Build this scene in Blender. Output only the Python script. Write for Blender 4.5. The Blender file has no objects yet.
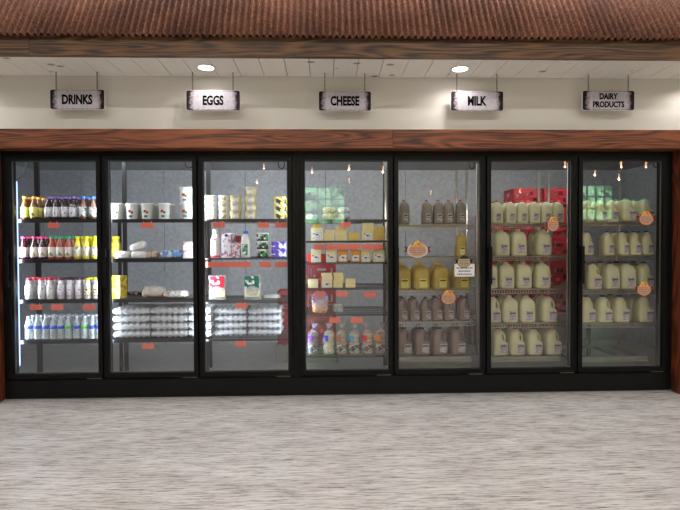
import bpy, bmesh, math, random
from mathutils import Vector, Matrix, noise
PI = math.pi
random.seed(7)
SC = bpy.context.scene
COL = SC.collection

# ---------------------------------------------------------------- camera
F = 510.0
CAMP = Vector((0, -4.371, 1.2975))
YAW, PIT, ROL = .0302, .0199, -.0049
_fw = Vector((math.sin(YAW) * math.cos(PIT), math.cos(YAW) * math.cos(PIT), -math.sin(PIT)))
_rt = Vector((math.cos(YAW), -math.sin(YAW), 0))
_up = _rt.cross(_fw)
RT = _rt * math.cos(ROL) + _up * math.sin(ROL)
UP = _up * math.cos(ROL) - _rt * math.sin(ROL)
cam = bpy.data.objects.new('camera', bpy.data.cameras.new('camera'))
COL.objects.link(cam)
M = Matrix.Identity(4)
for i in range(3):
    M[i][0], M[i][1], M[i][2], M[i][3] = RT[i], UP[i], -_fw[i], CAMP[i]
cam.matrix_world = M
cam.data.sensor_width = 36
cam.data.lens = 36 * F / 680
cam.data.clip_start = .02
SC.camera = cam

def at(px, py, Y):
    d = _fw + RT * ((px - 340) / F) - UP * ((py - 255) / F)
    t = (Y - CAMP.y) / d.y
    return CAMP + d * t

def mpp(Y):                       # metres per photo pixel at depth Y
    return (Y - CAMP.y) / F

# ---------------------------------------------------------------- materials
def lin(c):
    return tuple((v / 255 / 12.92) if v / 255 <= .04045 else ((v / 255 + .055) / 1.055) ** 2.4 for v in c)

MATS = {}
def nt(name):
    m = bpy.data.materials.new(name); m.use_nodes = True
    t = m.node_tree; t.nodes.clear()
    out = t.nodes.new('ShaderNodeOutputMaterial')
    return m, t, out

def mat(name, c, rough=.5, metal=0, vary=.1, scale=40, stretch=(1, 1, 1), bump=0, trans=0, spec=.5, coat=0):
    if name in MATS: return MATS[name]
    m, t, out = nt(name)
    N, L = t.nodes, t.links
    b = N.new('ShaderNodeBsdfPrincipled')
    b.inputs['Roughness'].default_value = rough
    b.inputs['Metallic'].default_value = metal
    b.inputs['Specular IOR Level'].default_value = spec
    b.inputs['Coat Weight'].default_value = coat
    tc = N.new('ShaderNodeTexCoord'); mp = N.new('ShaderNodeMapping'); mp.inputs['Scale'].default_value = stretch
    nz = N.new('ShaderNodeTexNoise'); nz.inputs['Scale'].default_value = scale; nz.inputs['Detail'].default_value = 4
    L.new(tc.outputs['Object'], mp.inputs[0]); L.new(mp.outputs[0], nz.inputs['Vector'])
    r = N.new('ShaderNodeValToRGB')
    l = lin(c)
    r.color_ramp.elements[0].position = .3; r.color_ramp.elements[1].position = .7
    r.color_ramp.elements[0].color = tuple(v * (1 - vary) for v in l) + (1,)
    r.color_ramp.elements[1].color = tuple(min(1, v * (1 + vary)) for v in l) + (1,)
    L.new(nz.outputs['Fac'], r.inputs[0]); L.new(r.outputs[0], b.inputs['Base Color'])
    if bump:
        bp = N.new('ShaderNodeBump'); bp.inputs['Strength'].default_value = bump; bp.inputs['Distance'].default_value = .01
        L.new(nz.outputs['Fac'], bp.inputs['Height']); L.new(bp.outputs[0], b.inputs['Normal'])
    if trans:
        tr = N.new('ShaderNodeBsdfTransparent'); mx = N.new('ShaderNodeMixShader'); mx.inputs[0].default_value = trans
        L.new(b.outputs[0], mx.inputs[1]); L.new(tr.outputs[0], mx.inputs[2]); L.new(mx.outputs[0], out.inputs[0])
    else:
        L.new(b.outputs[0], out.inputs[0])
    MATS[name] = m
    return m

def emis(name, c, s):
    if name in MATS: return MATS[name]
    m, t, out = nt(name)
    e = t.nodes.new('ShaderNodeEmission'); e.inputs[0].default_value = lin(c) + (1,); e.inputs[1].default_value = s
    t.links.new(e.outputs[0], out.inputs[0]); MATS[name] = m
    return m

def printed(name, base, inks, scale=60, stretch=(1, 1, 1), rough=.45, thr=.52):
    """printed packaging: a base colour with irregular patches of ink"""
    if name in MATS: return MATS[name]
    m, t, out = nt(name)
    N, L = t.nodes, t.links
    b = N.new('ShaderNodeBsdfPrincipled'); b.inputs['Roughness'].default_value = rough
    tc = N.new('ShaderNodeTexCoord'); cur = None
    for k, ink in enumerate(inks):
        mp = N.new('ShaderNodeMapping'); mp.inputs['Scale'].default_value = stretch
        mp.inputs['Location'].default_value = (3.7 * k, 1.9 * k, 5.1 * k)
        nz = N.new('ShaderNodeTexNoise'); nz.inputs['Scale'].default_value = scale; nz.inputs['Detail'].default_value = 2
        L.new(tc.outputs['Object'], mp.inputs[0]); L.new(mp.outputs[0], nz.inputs['Vector'])
        r = N.new('ShaderNodeValToRGB'); r.color_ramp.elements[0].position = thr; r.color_ramp.elements[1].position = thr + .04
        L.new(nz.outputs['Fac'], r.inputs[0])
        mx = N.new('ShaderNodeMix'); mx.data_type = 'RGBA'
        L.new(r.outputs[0], mx.inputs[0])
        if cur: L.new(cur, mx.inputs[6])
        else: mx.inputs[6].default_value = lin(base) + (1,)
        mx.inputs[7].default_value = lin(ink) + (1,)
        cur = mx.outputs[2]
    L.new(cur, b.inputs['Base Color']); L.new(b.outputs[0], out.inputs[0])
    MATS[name] = m
    return m

def wood(name, dark, light, scale=3.0, rough=.5):
    if name in MATS: return MATS[name]
    m, t, out = nt(name)
    N, L = t.nodes, t.links
    b = N.new('ShaderNodeBsdfPrincipled'); b.inputs['Roughness'].default_value = rough
    tc = N.new('ShaderNodeTexCoord'); mp = N.new('ShaderNodeMapping'); mp.inputs['Scale'].default_value = (.55, 4, 7)
    n1 = N.new('ShaderNodeTexNoise'); n1.inputs['Scale'].default_value = scale * .5; n1.inputs['Detail'].default_value = 1
    L.new(tc.outputs['Object'], mp.inputs[0]); L.new(mp.outputs[0], n1.inputs['Vector'])
    mu = N.new('ShaderNodeMath'); mu.operation = 'MULTIPLY'; mu.inputs[1].default_value = 62
    sn = N.new('ShaderNodeMath'); sn.operation = 'SINE'
    L.new(n1.outputs['Fac'], mu.inputs[0]); L.new(mu.outputs[0], sn.inputs[0])
    mp2 = N.new('ShaderNodeMapping'); mp2.inputs['Scale'].default_value = (1.5, 30, 60)
    n2 = N.new('ShaderNodeTexNoise'); n2.inputs['Scale'].default_value = 2.5; n2.inputs['Detail'].default_value = 5
    L.new(tc.outputs['Object'], mp2.inputs[0]); L.new(mp2.outputs[0], n2.inputs['Vector'])
    a = N.new('ShaderNodeMath'); a.operation = 'MULTIPLY_ADD'; a.inputs[1].default_value = .16
    L.new(sn.outputs[0], a.inputs[0]); L.new(n2.outputs['Fac'], a.inputs[2])
    r = N.new('ShaderNodeValToRGB')
    r.color_ramp.elements[0].position = .27; r.color_ramp.elements[0].color = lin(dark) + (1,)
    r.color_ramp.elements[1].position = .68; r.color_ramp.elements[1].color = lin(light) + (1,)
    L.new(a.outputs[0], r.inputs[0]); L.new(r.outputs[0], b.inputs['Base Color'])
    bp = N.new('ShaderNodeBump'); bp.inputs['Strength'].default_value = .2; bp.inputs['Distance'].default_value = .004
    L.new(a.outputs[0], bp.inputs['Height']); L.new(bp.outputs[0], b.inputs['Normal'])
    L.new(b.outputs[0], out.inputs[0]); MATS[name] = m
    return m

def glass_mat(name, strength=1.0, tint=(1, 1, 1)):
    if name in MATS: return MATS[name]
    m, t, out = nt(name)
    N, L = t.nodes, t.links
    fr = N.new('ShaderNodeFresnel'); fr.inputs['IOR'].default_value = 1.5
    ge = N.new('ShaderNodeNewGeometry')
    inv = N.new('ShaderNodeMath'); inv.operation = 'SUBTRACT'; inv.inputs[0].default_value = 1
    L.new(ge.outputs['Backfacing'], inv.inputs[1])
    mu = N.new('ShaderNodeMath'); mu.operation = 'MULTIPLY'; L.new(fr.outputs[0], mu.inputs[0]); L.new(inv.outputs[0], mu.inputs[1])
    m2 = N.new('ShaderNodeMath'); m2.operation = 'MULTIPLY'; m2.use_clamp = True; m2.inputs[1].default_value = strength
    L.new(mu.outputs[0], m2.inputs[0])
    tr = N.new('ShaderNodeBsdfTransparent'); tr.inputs[0].default_value = tint + (1,)
    gl = N.new('ShaderNodeBsdfGlossy'); gl.inputs['Roughness'].default_value = .0
    mx = N.new('ShaderNodeMixShader')
    L.new(m2.outputs[0], mx.inputs[0]); L.new(tr.outputs[0], mx.inputs[1]); L.new(gl.outputs[0], mx.inputs[2])
    L.new(mx.outputs[0], out.inputs[0]); MATS[name] = m
    return m

# ---------------------------------------------------------------- mesh helpers
def box(bm, x0, x1, y0, y1, z0, z1, mi=0):
    v = [bm.verts.new(p) for p in ((x0, y0, z0), (x1, y0, z0), (x1, y1, z0), (x0, y1, z0), (x0, y0, z1), (x1, y0, z1), (x1, y1, z1), (x0, y1, z1))]
    for f in ((0, 3, 2, 1), (4, 5, 6, 7), (0, 1, 5, 4), (1, 2, 6, 5), (2, 3, 7, 6), (3, 0, 4, 7)):
        bm.faces.new([v[i] for i in f]).material_index = mi
    return v

def lathe(bm, prof, n=16, cap=True, c=(0, 0, 0), mi=0, smooth=True):
    rings = []
    for r, z in prof:
        rings.append([bm.verts.new((c[0] + r * math.cos(2 * PI * k / n), c[1] + r * math.sin(2 * PI * k / n), c[2] + z)) for k in range(n)])
    for a, b in zip(rings, rings[1:]):
        for k in range(n):
            f = bm.faces.new((a[k], a[(k + 1) % n], b[(k + 1) % n], b[k])); f.smooth = smooth; f.material_index = mi
    if cap:
        bm.faces.new(rings[0][::-1]).material_index = mi; bm.faces.new(rings[-1]).material_index = mi

def loft(bm, secs, n=20, mi=0, smooth=True):
    """secs: (z, cx, cy, rx, ry, power)"""
    rings = []
    for z, cx, cy, rx, ry, p in secs:
        ring = []
        for k in range(n):
            a = 2 * PI * (k + .5) / n
            ca, sa = math.cos(a), math.sin(a)
            ring.append(bm.verts.new((cx + rx * math.copysign(abs(ca) ** (2 / p), ca), cy + ry * math.copysign(abs(sa) ** (2 / p), sa), z)))
        rings.append(ring)
    for a, b in zip(rings, rings[1:]):
        for k in range(n):
            f = bm.faces.new((a[k], a[(k + 1) % n], b[(k + 1) % n], b[k])); f.smooth = smooth; f.material_index = mi
    bm.faces.new(rings[0][::-1]).material_index = mi; bm.faces.new(rings[-1]).material_index = mi

def tube(bm, pts, r, n=8, mi=0, closed=False):
    pts = [Vector(p) for p in pts]; rings = []
    m = len(pts)
    for i, p in enumerate(pts):
        if closed: d = pts[(i + 1) % m] - pts[i - 1]
        else: d = pts[min(i + 1, m - 1)] - pts[max(i - 1, 0)]
        d.normalize()
        u = d.cross(Vector((0, 1, 0)))
        if u.length < .1: u = d.cross(Vector((1, 0, 0)))
        u.normalize(); w = d.cross(u)
        rr = r[i] if isinstance(r, (list, tuple)) else r
        rings.append([bm.verts.new(p + (u * math.cos(2 * PI * k / n) + w * math.sin(2 * PI * k / n)) * rr) for k in range(n)])
    prs = list(zip(rings, rings[1:]))
    if closed: prs.append((rings[-1], rings[0]))
    for a, b in prs:
        for k in range(n):
            f = bm.faces.new((a[k], b[k], b[(k + 1) % n], a[(k + 1) % n])); f.smooth = True; f.material_index = mi
    if not closed:
        bm.faces.new(rings[0]).material_index = mi; bm.faces.new(rings[-1][::-1]).material_index = mi

def rod(bm, a, b, r, n=6, mi=0): tube(bm, [a, b], r, n, mi)

def prism(bm, pts, y0, y1, mi=0):
    """pts: (x, z) outline"""
    a = [bm.verts.new((x, y0, z)) for x, z in pts]; b = [bm.verts.new((x, y1, z)) for x, z in pts]
    bm.faces.new(a).material_index = mi; bm.faces.new(b[::-1]).material_index = mi
    n = len(pts)
    for i in range(n): bm.faces.new((a[i], b[i], b[(i + 1) % n], a[(i + 1) % n])).material_index = mi

def blob(bm, rx, ry, rz, amp=.1, seed=0, fr=3, p=3, c=(0, 0, 0), nu=20, nv=12, mi=0):
    """lumpy soft package, sitting on z=0"""
    rings = []
    for i in range(nv + 1):
        th = -PI / 2 + PI * i / nv
        ring = []
        for k in range(nu):
            a = 2 * PI * k / nu
            sp = lambda v, q: math.copysign(abs(v) ** (2 / q), v)
            x = sp(math.cos(th), p) * sp(math.cos(a), p); y = sp(math.cos(th), p) * sp(math.sin(a), p); z = sp(math.sin(th), p)
            f = 1 + amp * noise.noise(Vector((x * fr + seed * 7.1, y * fr, z * fr + seed)))
            ring.append(bm.verts.new((c[0] + x * rx * f, c[1] + y * ry * f, max(0, c[2] + rz + z * rz * f))))
        rings.append(ring)
    for a, b in zip(rings, rings[1:]):
        for k in range(nu):
            f = bm.faces.new((a[k], a[(k + 1) % nu], b[(k + 1) % nu], b[k])); f.smooth = True; f.material_index = mi

def obj(name, bm, m, parent=None, bevel=0, loc=None, seg=2):
    if bevel:
        es = [e for e in bm.edges if len(e.link_faces) == 2 and e.calc_face_angle(0) > .6]
        if es: bmesh.ops.bevel(bm, geom=es, offset=bevel, segments=seg, profile=.6, affect='EDGES')
    bmesh.ops.remove_doubles(bm, verts=bm.verts, dist=1e-6)
    bmesh.ops.recalc_face_normals(bm, faces=bm.faces)
    me = bpy.data.meshes.new(name); bm.to_mesh(me); bm.free()
    for x in (m if isinstance(m, (list, tuple)) else [m]): me.materials.append(x)
    o = bpy.data.objects.new(name, me); COL.objects.link(o)
    if parent: o.parent = parent
    if loc: o.location = loc
    return o

def bx(name, x0, x1, y0, y1, z0, z1, m, parent=None, bevel=0):
    """box object whose own origin is its centre"""
    bm = bmesh.new(); cx, cy, cz = (x0 + x1) / 2, (y0 + y1) / 2, (z0 + z1) / 2
    box(bm, x0 - cx, x1 - cx, y0 - cy, y1 - cy, z0 - cz, z1 - cz)
    return obj(name, bm, m, parent, bevel, (cx, cy, cz))

def struct(o): o['kind'] = 'structure'; return o
def tag(o, label, cat, group=None):
    o['label'] = label; o['category'] = cat
    if group: o['group'] = group
    return o
def thing(name, label=None, cat=None, loc=(0, 0, 0), rz=0, group=None):
    o = bpy.data.objects.new(name, None); COL.objects.link(o); o.empty_display_size = .05
    o.location = loc; o.rotation_euler = (0, 0, rz)
    if label: tag(o, label, cat, group)
    return o

KIDS = {}
def kids(o):
    return KIDS.get(o.name) or []
def copy_tree(o, parent=None):
    c = o.copy(); COL.objects.link(c)
    if parent: c.parent = parent
    ch = [k for k in KIDS_OF[o.name]] if o.name in KIDS_OF else []
    KIDS_OF[c.name] = [copy_tree(k, c) for k in ch]
    return c
KIDS_OF = {}
def register(root):
    KIDS_OF.clear()
    for o in list(bpy.data.objects):
        if o.parent: KIDS_OF.setdefault(o.parent.name, []).append(o)

PROTO = {}
def put(key, build, loc, label, cat, group=None, rz=0, scale=(1, 1, 1)):
    """first use builds the thing, later ones copy it with its parts"""
    if key not in PROTO:
        r = build(); KIDS_OF[r.name] = [o for o in COL.objects if o.parent == r]
        for k in KIDS_OF[r.name]: KIDS_OF[k.name] = [o for o in COL.objects if o.parent == k]
        PROTO[key] = r
    else:
        r = copy_tree(PROTO[key])
    r.location = loc; r.rotation_euler = (0, 0, rz); r.scale = scale
    if 'group' in r: del r['group']
    tag(r, label, cat, group)
    return r

ORD = 'first second third fourth fifth sixth seventh eighth ninth tenth eleventh twelfth'.split()
SHELF = {1: 'top shelf', 2: 'second shelf', 3: 'third shelf', 4: 'fourth shelf', 5: 'fifth shelf', 6: 'bottom shelf'}

# ---------------------------------------------------------------- common materials
BLACK = mat('black_anodised', (6, 6, 7), .45, vary=.15, spec=.22)
BLACK2 = mat('black_gasket', (6, 6, 7), .6)
KICK = mat('kick_plate_black', (8, 8, 9), .5, spec=.25, vary=.1, scale=8)
WHITEW = mat('wall_paint', (216, 212, 204), .8, vary=.02, scale=3)
CHROME = mat('chrome_wire', (190, 186, 172), .28, .9)
BLKWIRE = mat('black_wire', (30, 30, 31), .4, .2)
SHELFBLK = mat('shelf_dark', (42, 45, 52), .3, .5, vary=.1)
SILL = mat('aluminium_sill', (150, 152, 145), .35, .7, vary=.08, scale=10)
PANEL = mat('cooler_panel', (160, 164, 168), .5, 0, vary=.14, scale=26, bump=.25)
CFLOOR = mat('cooler_floor_metal', (165, 165, 160), .5, .1, vary=.1, scale=12)
GLASS = glass_mat('door_glass', 2.5)
WIN = glass_mat('window_glass', 1.0)
WHITEP = mat('white_plastic', (236, 236, 234), .4, vary=.02)
TAG = printed('tag_paper', (246, 122, 102), [(196, 76, 64)], scale=1, stretch=(260, 1, 420), thr=.62)
FILM = mat('clear_film', (235, 238, 242), .12, vary=.3, scale=30, trans=.62, bump=.8)

# ---------------------------------------------------------------- facade
X0 = -2.627; G = .7126; P = .8; E_ = .0606; ZT = 2.0147; ZB = .2193
def gl(i): return X0 + P * i + (E_ if i > 2 else 0)
XL = at(5, 400, 0).x
XR = at(671, 391, 0).x
ZBEAM0 = at(340, 148, -.14).z
ZBEAM1 = at(340, 129.3, -.14).z
YW = -.08
ZSOF = at(340, 77, YW).z
YF = -.54
ZF1 = at(340, 57, YF).z
ZSOF = (ZSOF + ZF1) / 2

# floor: pale wood-look vinyl with fine sideways streaks
def floor_mat():
    m, t, out = nt('floor_vinyl'); N, L = t.nodes, t.links
    b = N.new('ShaderNodeBsdfPrincipled'); b.inputs['Roughness'].default_value = .24; b.inputs['Specular IOR Level'].default_value = .7
    tc = N.new('ShaderNodeTexCoord')
    def nz(st, sc, det=6, rough=.6):
        mp = N.new('ShaderNodeMapping'); mp.inputs['Scale'].default_value = st
        n = N.new('ShaderNodeTexNoise'); n.inputs['Scale'].default_value = sc; n.inputs['Detail'].default_value = det; n.inputs['Roughness'].default_value = rough
        L.new(tc.outputs['Object'], mp.inputs[0]); L.new(mp.outputs[0], n.inputs['Vector']); return n
    a = nz((1.6, 22, 1), 4, 8, .72); c = nz((1, 3.5, 1), 1.7, 3)
    r = N.new('ShaderNodeValToRGB'); e = r.color_ramp.elements
    e[0].position = .34; e[0].color = lin((108, 103, 103)) + (1,)
    e[1].position = .6; e[1].color = lin((218, 215, 214)) + (1,)
    k = e.new(.46); k.color = lin((190, 186, 185)) + (1,)
    f = nz((4, 70, 1), 5, 4, .6)
    cb = N.new('ShaderNodeMath'); cb.operation = 'MULTIPLY_ADD'; cb.inputs[1].default_value = .45
    sb = N.new('ShaderNodeMath'); sb.operation = 'SUBTRACT'; sb.inputs[1].default_value = .5; L.new(f.outputs['Fac'], sb.inputs[0])
    L.new(sb.outputs[0], cb.inputs[0]); L.new(a.outputs['Fac'], cb.inputs[2]); L.new(cb.outputs[0], r.inputs[0])
    r2 = N.new('ShaderNodeValToRGB'); r2.color_ramp.elements[0].color = (.84, .82, .81, 1); r2.color_ramp.elements[1].color = (1, 1, 1, 1)
    r2.color_ramp.elements[0].position = .35; r2.color_ramp.elements[1].position = .6
    L.new(c.outputs['Fac'], r2.inputs[0])
    mx = N.new('ShaderNodeMix'); mx.data_type = 'RGBA'; mx.blend_type = 'MULTIPLY'; mx.inputs[0].default_value = 1
    L.new(r.outputs[0], mx.inputs[6]); L.new(r2.outputs[0], mx.inputs[7]); L.new(mx.outputs[2], b.inputs['Base Color'])
    bp = N.new('ShaderNodeBump'); bp.inputs['Strength'].default_value = .12; bp.inputs['Distance'].default_value = .003
    L.new(a.outputs['Fac'], bp.inputs['Height']); L.new(bp.outputs[0], b.inputs['Normal'])
    L.new(b.outputs[0], out.inputs[0]); return m
RX, RYB, RZ = 12, -13.5, 4.6
FM = floor_mat()
struct(bx('floor', -RX, RX, RYB, .02, -.1, 0, FM))

# soffit of white knotty planks
def plank_mat():
    m, t, out = nt('white_planks'); N, L = t.nodes, t.links
    b = N.new('ShaderNodeBsdfPrincipled'); b.inputs['Roughness'].default_value = .6
    tc = N.new('ShaderNodeTexCoord'); mp = N.new('ShaderNodeMapping'); mp.inputs['Scale'].default_value = (6, 2.2, 1)
    n = N.new('ShaderNodeTexNoise'); n.inputs['Scale'].default_value = 2; n.inputs['Detail'].default_value = 5
    v = N.new('ShaderNodeTexVoronoi'); v.inputs['Scale'].default_value = 4.2
    mp2 = N.new('ShaderNodeMapping'); mp2.inputs['Scale'].default_value = (1.1, 1.5, 1)
    L.new(tc.outputs['Object'], mp.inputs[0]); L.new(mp.outputs[0], n.inputs['Vector'])
    L.new(tc.outputs['Object'], mp2.inputs[0]); L.new(mp2.outputs[0], v.inputs['Vector'])
    r = N.new('ShaderNodeValToRGB'); r.color_ramp.elements[0].color = lin((226, 221, 210)) + (1,); r.color_ramp.elements[1].color = lin((240, 237, 230)) + (1,)
    L.new(n.outputs['Fac'], r.inputs[0])
    k = N.new('ShaderNodeValToRGB'); k.color_ramp.elements[0].position = .11; k.color_ramp.elements[0].color = (.45, .38, .3, 1)
    k.color_ramp.elements[1].position = .17; k.color_ramp.elements[1].color = (1, 1, 1, 1)
    L.new(v.outputs['Distance'], k.inputs[0])
    mx = N.new('ShaderNodeMix'); mx.data_type = 'RGBA'; mx.blend_type = 'MULTIPLY'; mx.inputs[0].default_value = 1
    L.new(r.outputs[0], mx.inputs[6]); L.new(k.outputs[0], mx.inputs[7]); L.new(mx.outputs[2], b.inputs['Base Color'])
    L.new(b.outputs[0], out.inputs[0]); return m
PK = plank_mat()
bm = bmesh.new()
x = -6.0
while x < 6:
    box(bm, x + .0025, x + .1875, YF, YW, ZSOF, ZSOF + .02); x += .19
box(bm, -6, 6, YF, YW, ZSOF + .012, ZSOF + .03, 1)
struct(obj('ceiling_soffit', bm, [PK, mat('plank_gap', (100, 86, 68), .9)]))

# wall above the doors
struct(bx('wall_front', -RX, RX, YW, .02, ZBEAM0 + .02, RZ, WHITEW))
struct(bx('wall_front_side', -RX, XL - .16, -.02, .1, 0, ZBEAM0 + .02, WHITEW))
struct(bx('wall_front_far', XR + .16, RX, -.02, .1, 0, ZBEAM0 + .02, WHITEW))
struct(bx('trim_9', -6, 6, YW - .012, YW, ZBEAM1, ZBEAM1 + .018, mat('trim_white', (226, 222, 212), .6)))

WR = wood('stained_red_timber', (62, 28, 13), (142, 78, 44), 3)
WD = wood('stained_dark_timber', (42, 26, 14), (116, 80, 46), 3)
WP = wood('stained_post_timber', (60, 26, 14), (128, 62, 34), 3)
jx = at(393, 138, -.14).x
struct(bx('trim_1', -4.5, jx - .001, -.14, YW, ZBEAM0, ZBEAM1, WR, bevel=.003))
struct(bx('trim_2', jx + .001, 4.5, -.14, YW, ZBEAM0, ZBEAM1, WR, bevel=.003))
struct(bx('trim_3', -4.5, 4.5, YW, .0, ZBEAM0, ZBEAM0 + .022, WR))
for n_, a_, b_ in (('trim_4', XL - .16, XL), ('trim_5', XR, XR + .16)):
    bm = bmesh.new(); h = ZBEAM0 - .001
    box(bm, 0, h, -.07, .07, -.08, .08)
    o = obj(n_, bm, WP, None, .003, ((a_ + b_) / 2, -.07, 0)); o.rotation_euler = (0, -PI / 2, 0); struct(o)
# fascia boards
jf = at(29, 45, YF - .04).x
zfb = at(340, 57, YF - .04).z; zft = at(340, 37.5, YF - .04).z
struct(bx('trim_6', -6, jf - .0015, YF - .04, YF, zfb, zft, WD, bevel=.003))
struct(bx('trim_7', jf + .0015, 6, YF - .04, YF, zfb, zft, WD, bevel=.003))

# corrugated rusty metal roof over the canopy
def rust_mat():
    m, t, out = nt('rusted_metal'); N, L = t.nodes, t.links
    b = N.new('ShaderNodeBsdfPrincipled'); b.inputs['Roughness'].default_value = .55; b.inputs['Metallic'].default_value = .15
    tc = N.new('ShaderNodeTexCoord')
    n = N.new('ShaderNodeTexNoise'); n.inputs['Scale'].default_value = 55; n.inputs['Detail'].default_value = 6; n.inputs['Roughness'].default_value = .75
    n2 = N.new('ShaderNodeTexNoise'); n2.inputs['Scale'].default_value = 3; n2.inputs['Detail'].default_value = 3
    L.new(tc.outputs['Object'], n.inputs['Vector']); L.new(tc.outputs['Object'], n2.inputs['Vector'])
    ad = N.new('ShaderNodeMath'); ad.operation = 'MULTIPLY_ADD'; ad.inputs[1].default_value = .35
    L.new(n2.outputs['Fac'], ad.inputs[0]); L.new(n.outputs['Fac'], ad.inputs[2])
    r = N.new('ShaderNodeValToRGB'); e = r.color_ramp.elements
    e[0].position = .48; e[0].color = lin((60, 34, 26)) + (1,); e[1].position = .85; e[1].color = lin((164, 112, 88)) + (1,)
    k = e.new(.66); k.color = lin((108, 68, 52)) + (1,)
    L.new(ad.outputs[0], r.inputs[0]); L.new(r.outputs[0], b.inputs['Base Color'])
    L.new(b.outputs[0], out.inputs[0]); return m
RU = rust_mat()
ye, ze = YF - .09, at(340, 36.5, YF - .09).z
AL = math.radians(60)
bm = bmesh.new(); pitch = .048; nx = int(9.6 / pitch * 8)
def crow(s, dz):
    r = []
    for i in range(nx + 1):
        xx = -4.8 + 9.6 * i / nx; h = .015 * math.cos(2 * PI * xx / pitch) + dz
        r.append(bm.verts.new((xx, ye + s * math.cos(AL) - h * math.sin(AL), ze + s * math.sin(AL) + h * math.cos(AL))))
    return r
a, b, a2, b2 = crow(0, 0), crow(1.25, 0), crow(0, -.002), crow(1.25, -.002)
for r1, r2 in ((a, b), (b2, a2), (a2, a), (b, b2)):
    for i in range(nx):
        bm.faces.new((r1[i], r1[i + 1], r2[i + 1], r2[i])).smooth = True
for s in (.055, .75):
    xx = -4.8 + pitch * 2
    while xx < 4.8:
        hh = .015
        c = Vector((xx, ye + s * math.cos(AL) - hh * math.sin(AL), ze + s * math.sin(AL) + hh * math.cos(AL)))
        box(bm, c.x - .005, c.x + .005, c.y - .005, c.y + .003, c.z - .004, c.z + .005, 1)
        xx += pitch * 5
struct(obj('roof_canopy', bm, [RU, mat('screw_dark', (30, 22, 18), .5)]))
struct(bx('ceiling', -RX, RX, RYB, .1, RZ, RZ + .1, mat('ceiling_paint', (196, 190, 180), .9)))
RW = mat('room_wall', (150, 138, 122), .85, vary=.05, scale=4)
struct(bx('wall_side_a', -RX - .1, -RX, RYB, .1, 0, RZ, RW))
struct(bx('wall_side_b', RX, RX + .1, RYB, .1, 0, RZ, RW))

# back wall of the shop with two windows (they mirror in the door glass)
def vx(px, py, Yv):      # where a mirrored thing stands: virtual depth Yv behind the glass plane y=0
    p = at(px, py, Yv); return Vector((p.x, -Yv, p.z))
YB = 13.4
w1a, w1b = vx(290, 187, YB), vx(345.5, 224, YB)
w2a, w2b = vx(578, 185, YB), vx(613, 220, YB)
wins = [(w1a.x, w1b.x, w1b.z, w1a.z), (w2a.x, w2b.x, w2b.z, w2a.z)]
bm = bmesh.new()
xs = [-RX, wins[0][0], wins[0][1], wins[1][0], wins[1][1], RX]
for i in (0, 2, 4): box(bm, xs[i], xs[i + 1], RYB, -YB, 0, RZ)
for w in wins:
    box(bm, w[0], w[1], RYB, -YB, 0, w[2]); box(bm, w[0], w[1], RYB, -YB, w[3], RZ)
struct(obj('wall_back', bm, RW))
for i, (a_, b_, c_, d_) in enumerate(wins):
    bm = bmesh.new()
    for xx in [a_, b_] + [a_ + (b_ - a_) * k / 4 for k in range(1, 4)]:
        wd = .05 if xx in (a_, b_) else .028
        box(bm, xx - wd, xx + wd, -YB, -YB + .03, c_, d_)
    for k in range(4):
        zz = c_ + (d_ - c_) * k / 3
        box(bm, a_, b_, -YB, -YB + .028, zz - .028, zz + .028)
    o = struct(obj('window_%d' % (i + 1), bm, mat('window_frame_dark', (60, 56, 50), .6)))
    bm = bmesh.new(); box(bm, a_, b_, -YB - .02, -YB - .012, c_, d_); obj('window_pane', bm, WIN, o)
# greenery outside
bm = bmesh.new()
nxh, nzh = 200, 46
vv = [[bm.verts.new((-17 + 34 * i / nxh, -16.2 + .3 * noise.noise(Vector((i * .17, j * .21, 3))) + .12 * noise.noise(Vector((i * .6, j * .6, 9))), 4.6 * j / nzh)) for i in range(nxh + 1)] for j in range(nzh + 1)]
for j in range(nzh):
    for i in range(nxh): bm.faces.new((vv[j][i], vv[j][i + 1], vv[j + 1][i + 1], vv[j + 1][i]))
hg = obj('hedge_foliage', bm, printed('leaves', (120, 190, 130), [(190, 232, 190), (70, 130, 80)], scale=3, rough=.8)); hg['kind'] = 'stuff'
tag(hg, 'sunlit green foliage outside the shop windows', 'foliage')
struct(bx('ground_outside', -20, 20, -26, RYB - .02, -.2, -.1, mat('lawn', (110, 140, 80), .9)))

# ---------------------------------------------------------------- downlights
def build_downlight():
    t = thing('recessed_downlight')
    bm = bmesh.new()
    lathe(bm, [(.062, 0), (.078, -.001), (.078, -.004), (.06, -.006), (.058, 0)], 28, cap=False)
    obj('trim_ring', bm, mat('downlight_white', (235, 235, 230), .4), t)
    bm = bmesh.new(); lathe(bm, [(.058, -.0045), (.058, -.002)], 28); obj('lens', bm, emis('downlight_lens', (255, 248, 250), 14), t)
    return t
DLL = ['round recessed ceiling downlight above the eggs sign', 'round recessed ceiling downlight above the milk sign']
dl0 = at(206, 68, -.30)
for k, px in enumerate((206, 460)):
    p = at(px, 68.5, -.30)
    put('dl', build_downlight, (p.x, p.y, ZSOF), DLL[k], 'light', 'recessed downlights in the soffit')
dx = at(460, 68, -.3).x - at(206, 68, -.3).x
for k in (-1, 0, 1, 2):
    L_ = bpy.data.lights.new('downlight_lamp', 'SPOT'); L_.energy = 7.5; L_.color = (1, .96, .92); L_.shadow_soft_size = .035
    L_.spot_size = math.radians(150); L_.spot_blend = .6
    o = bpy.data.objects.new('downlight_lamp', L_); COL.objects.link(o); o.location = (dl0.x + dx * k, -.30, ZSOF - .015)

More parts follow.
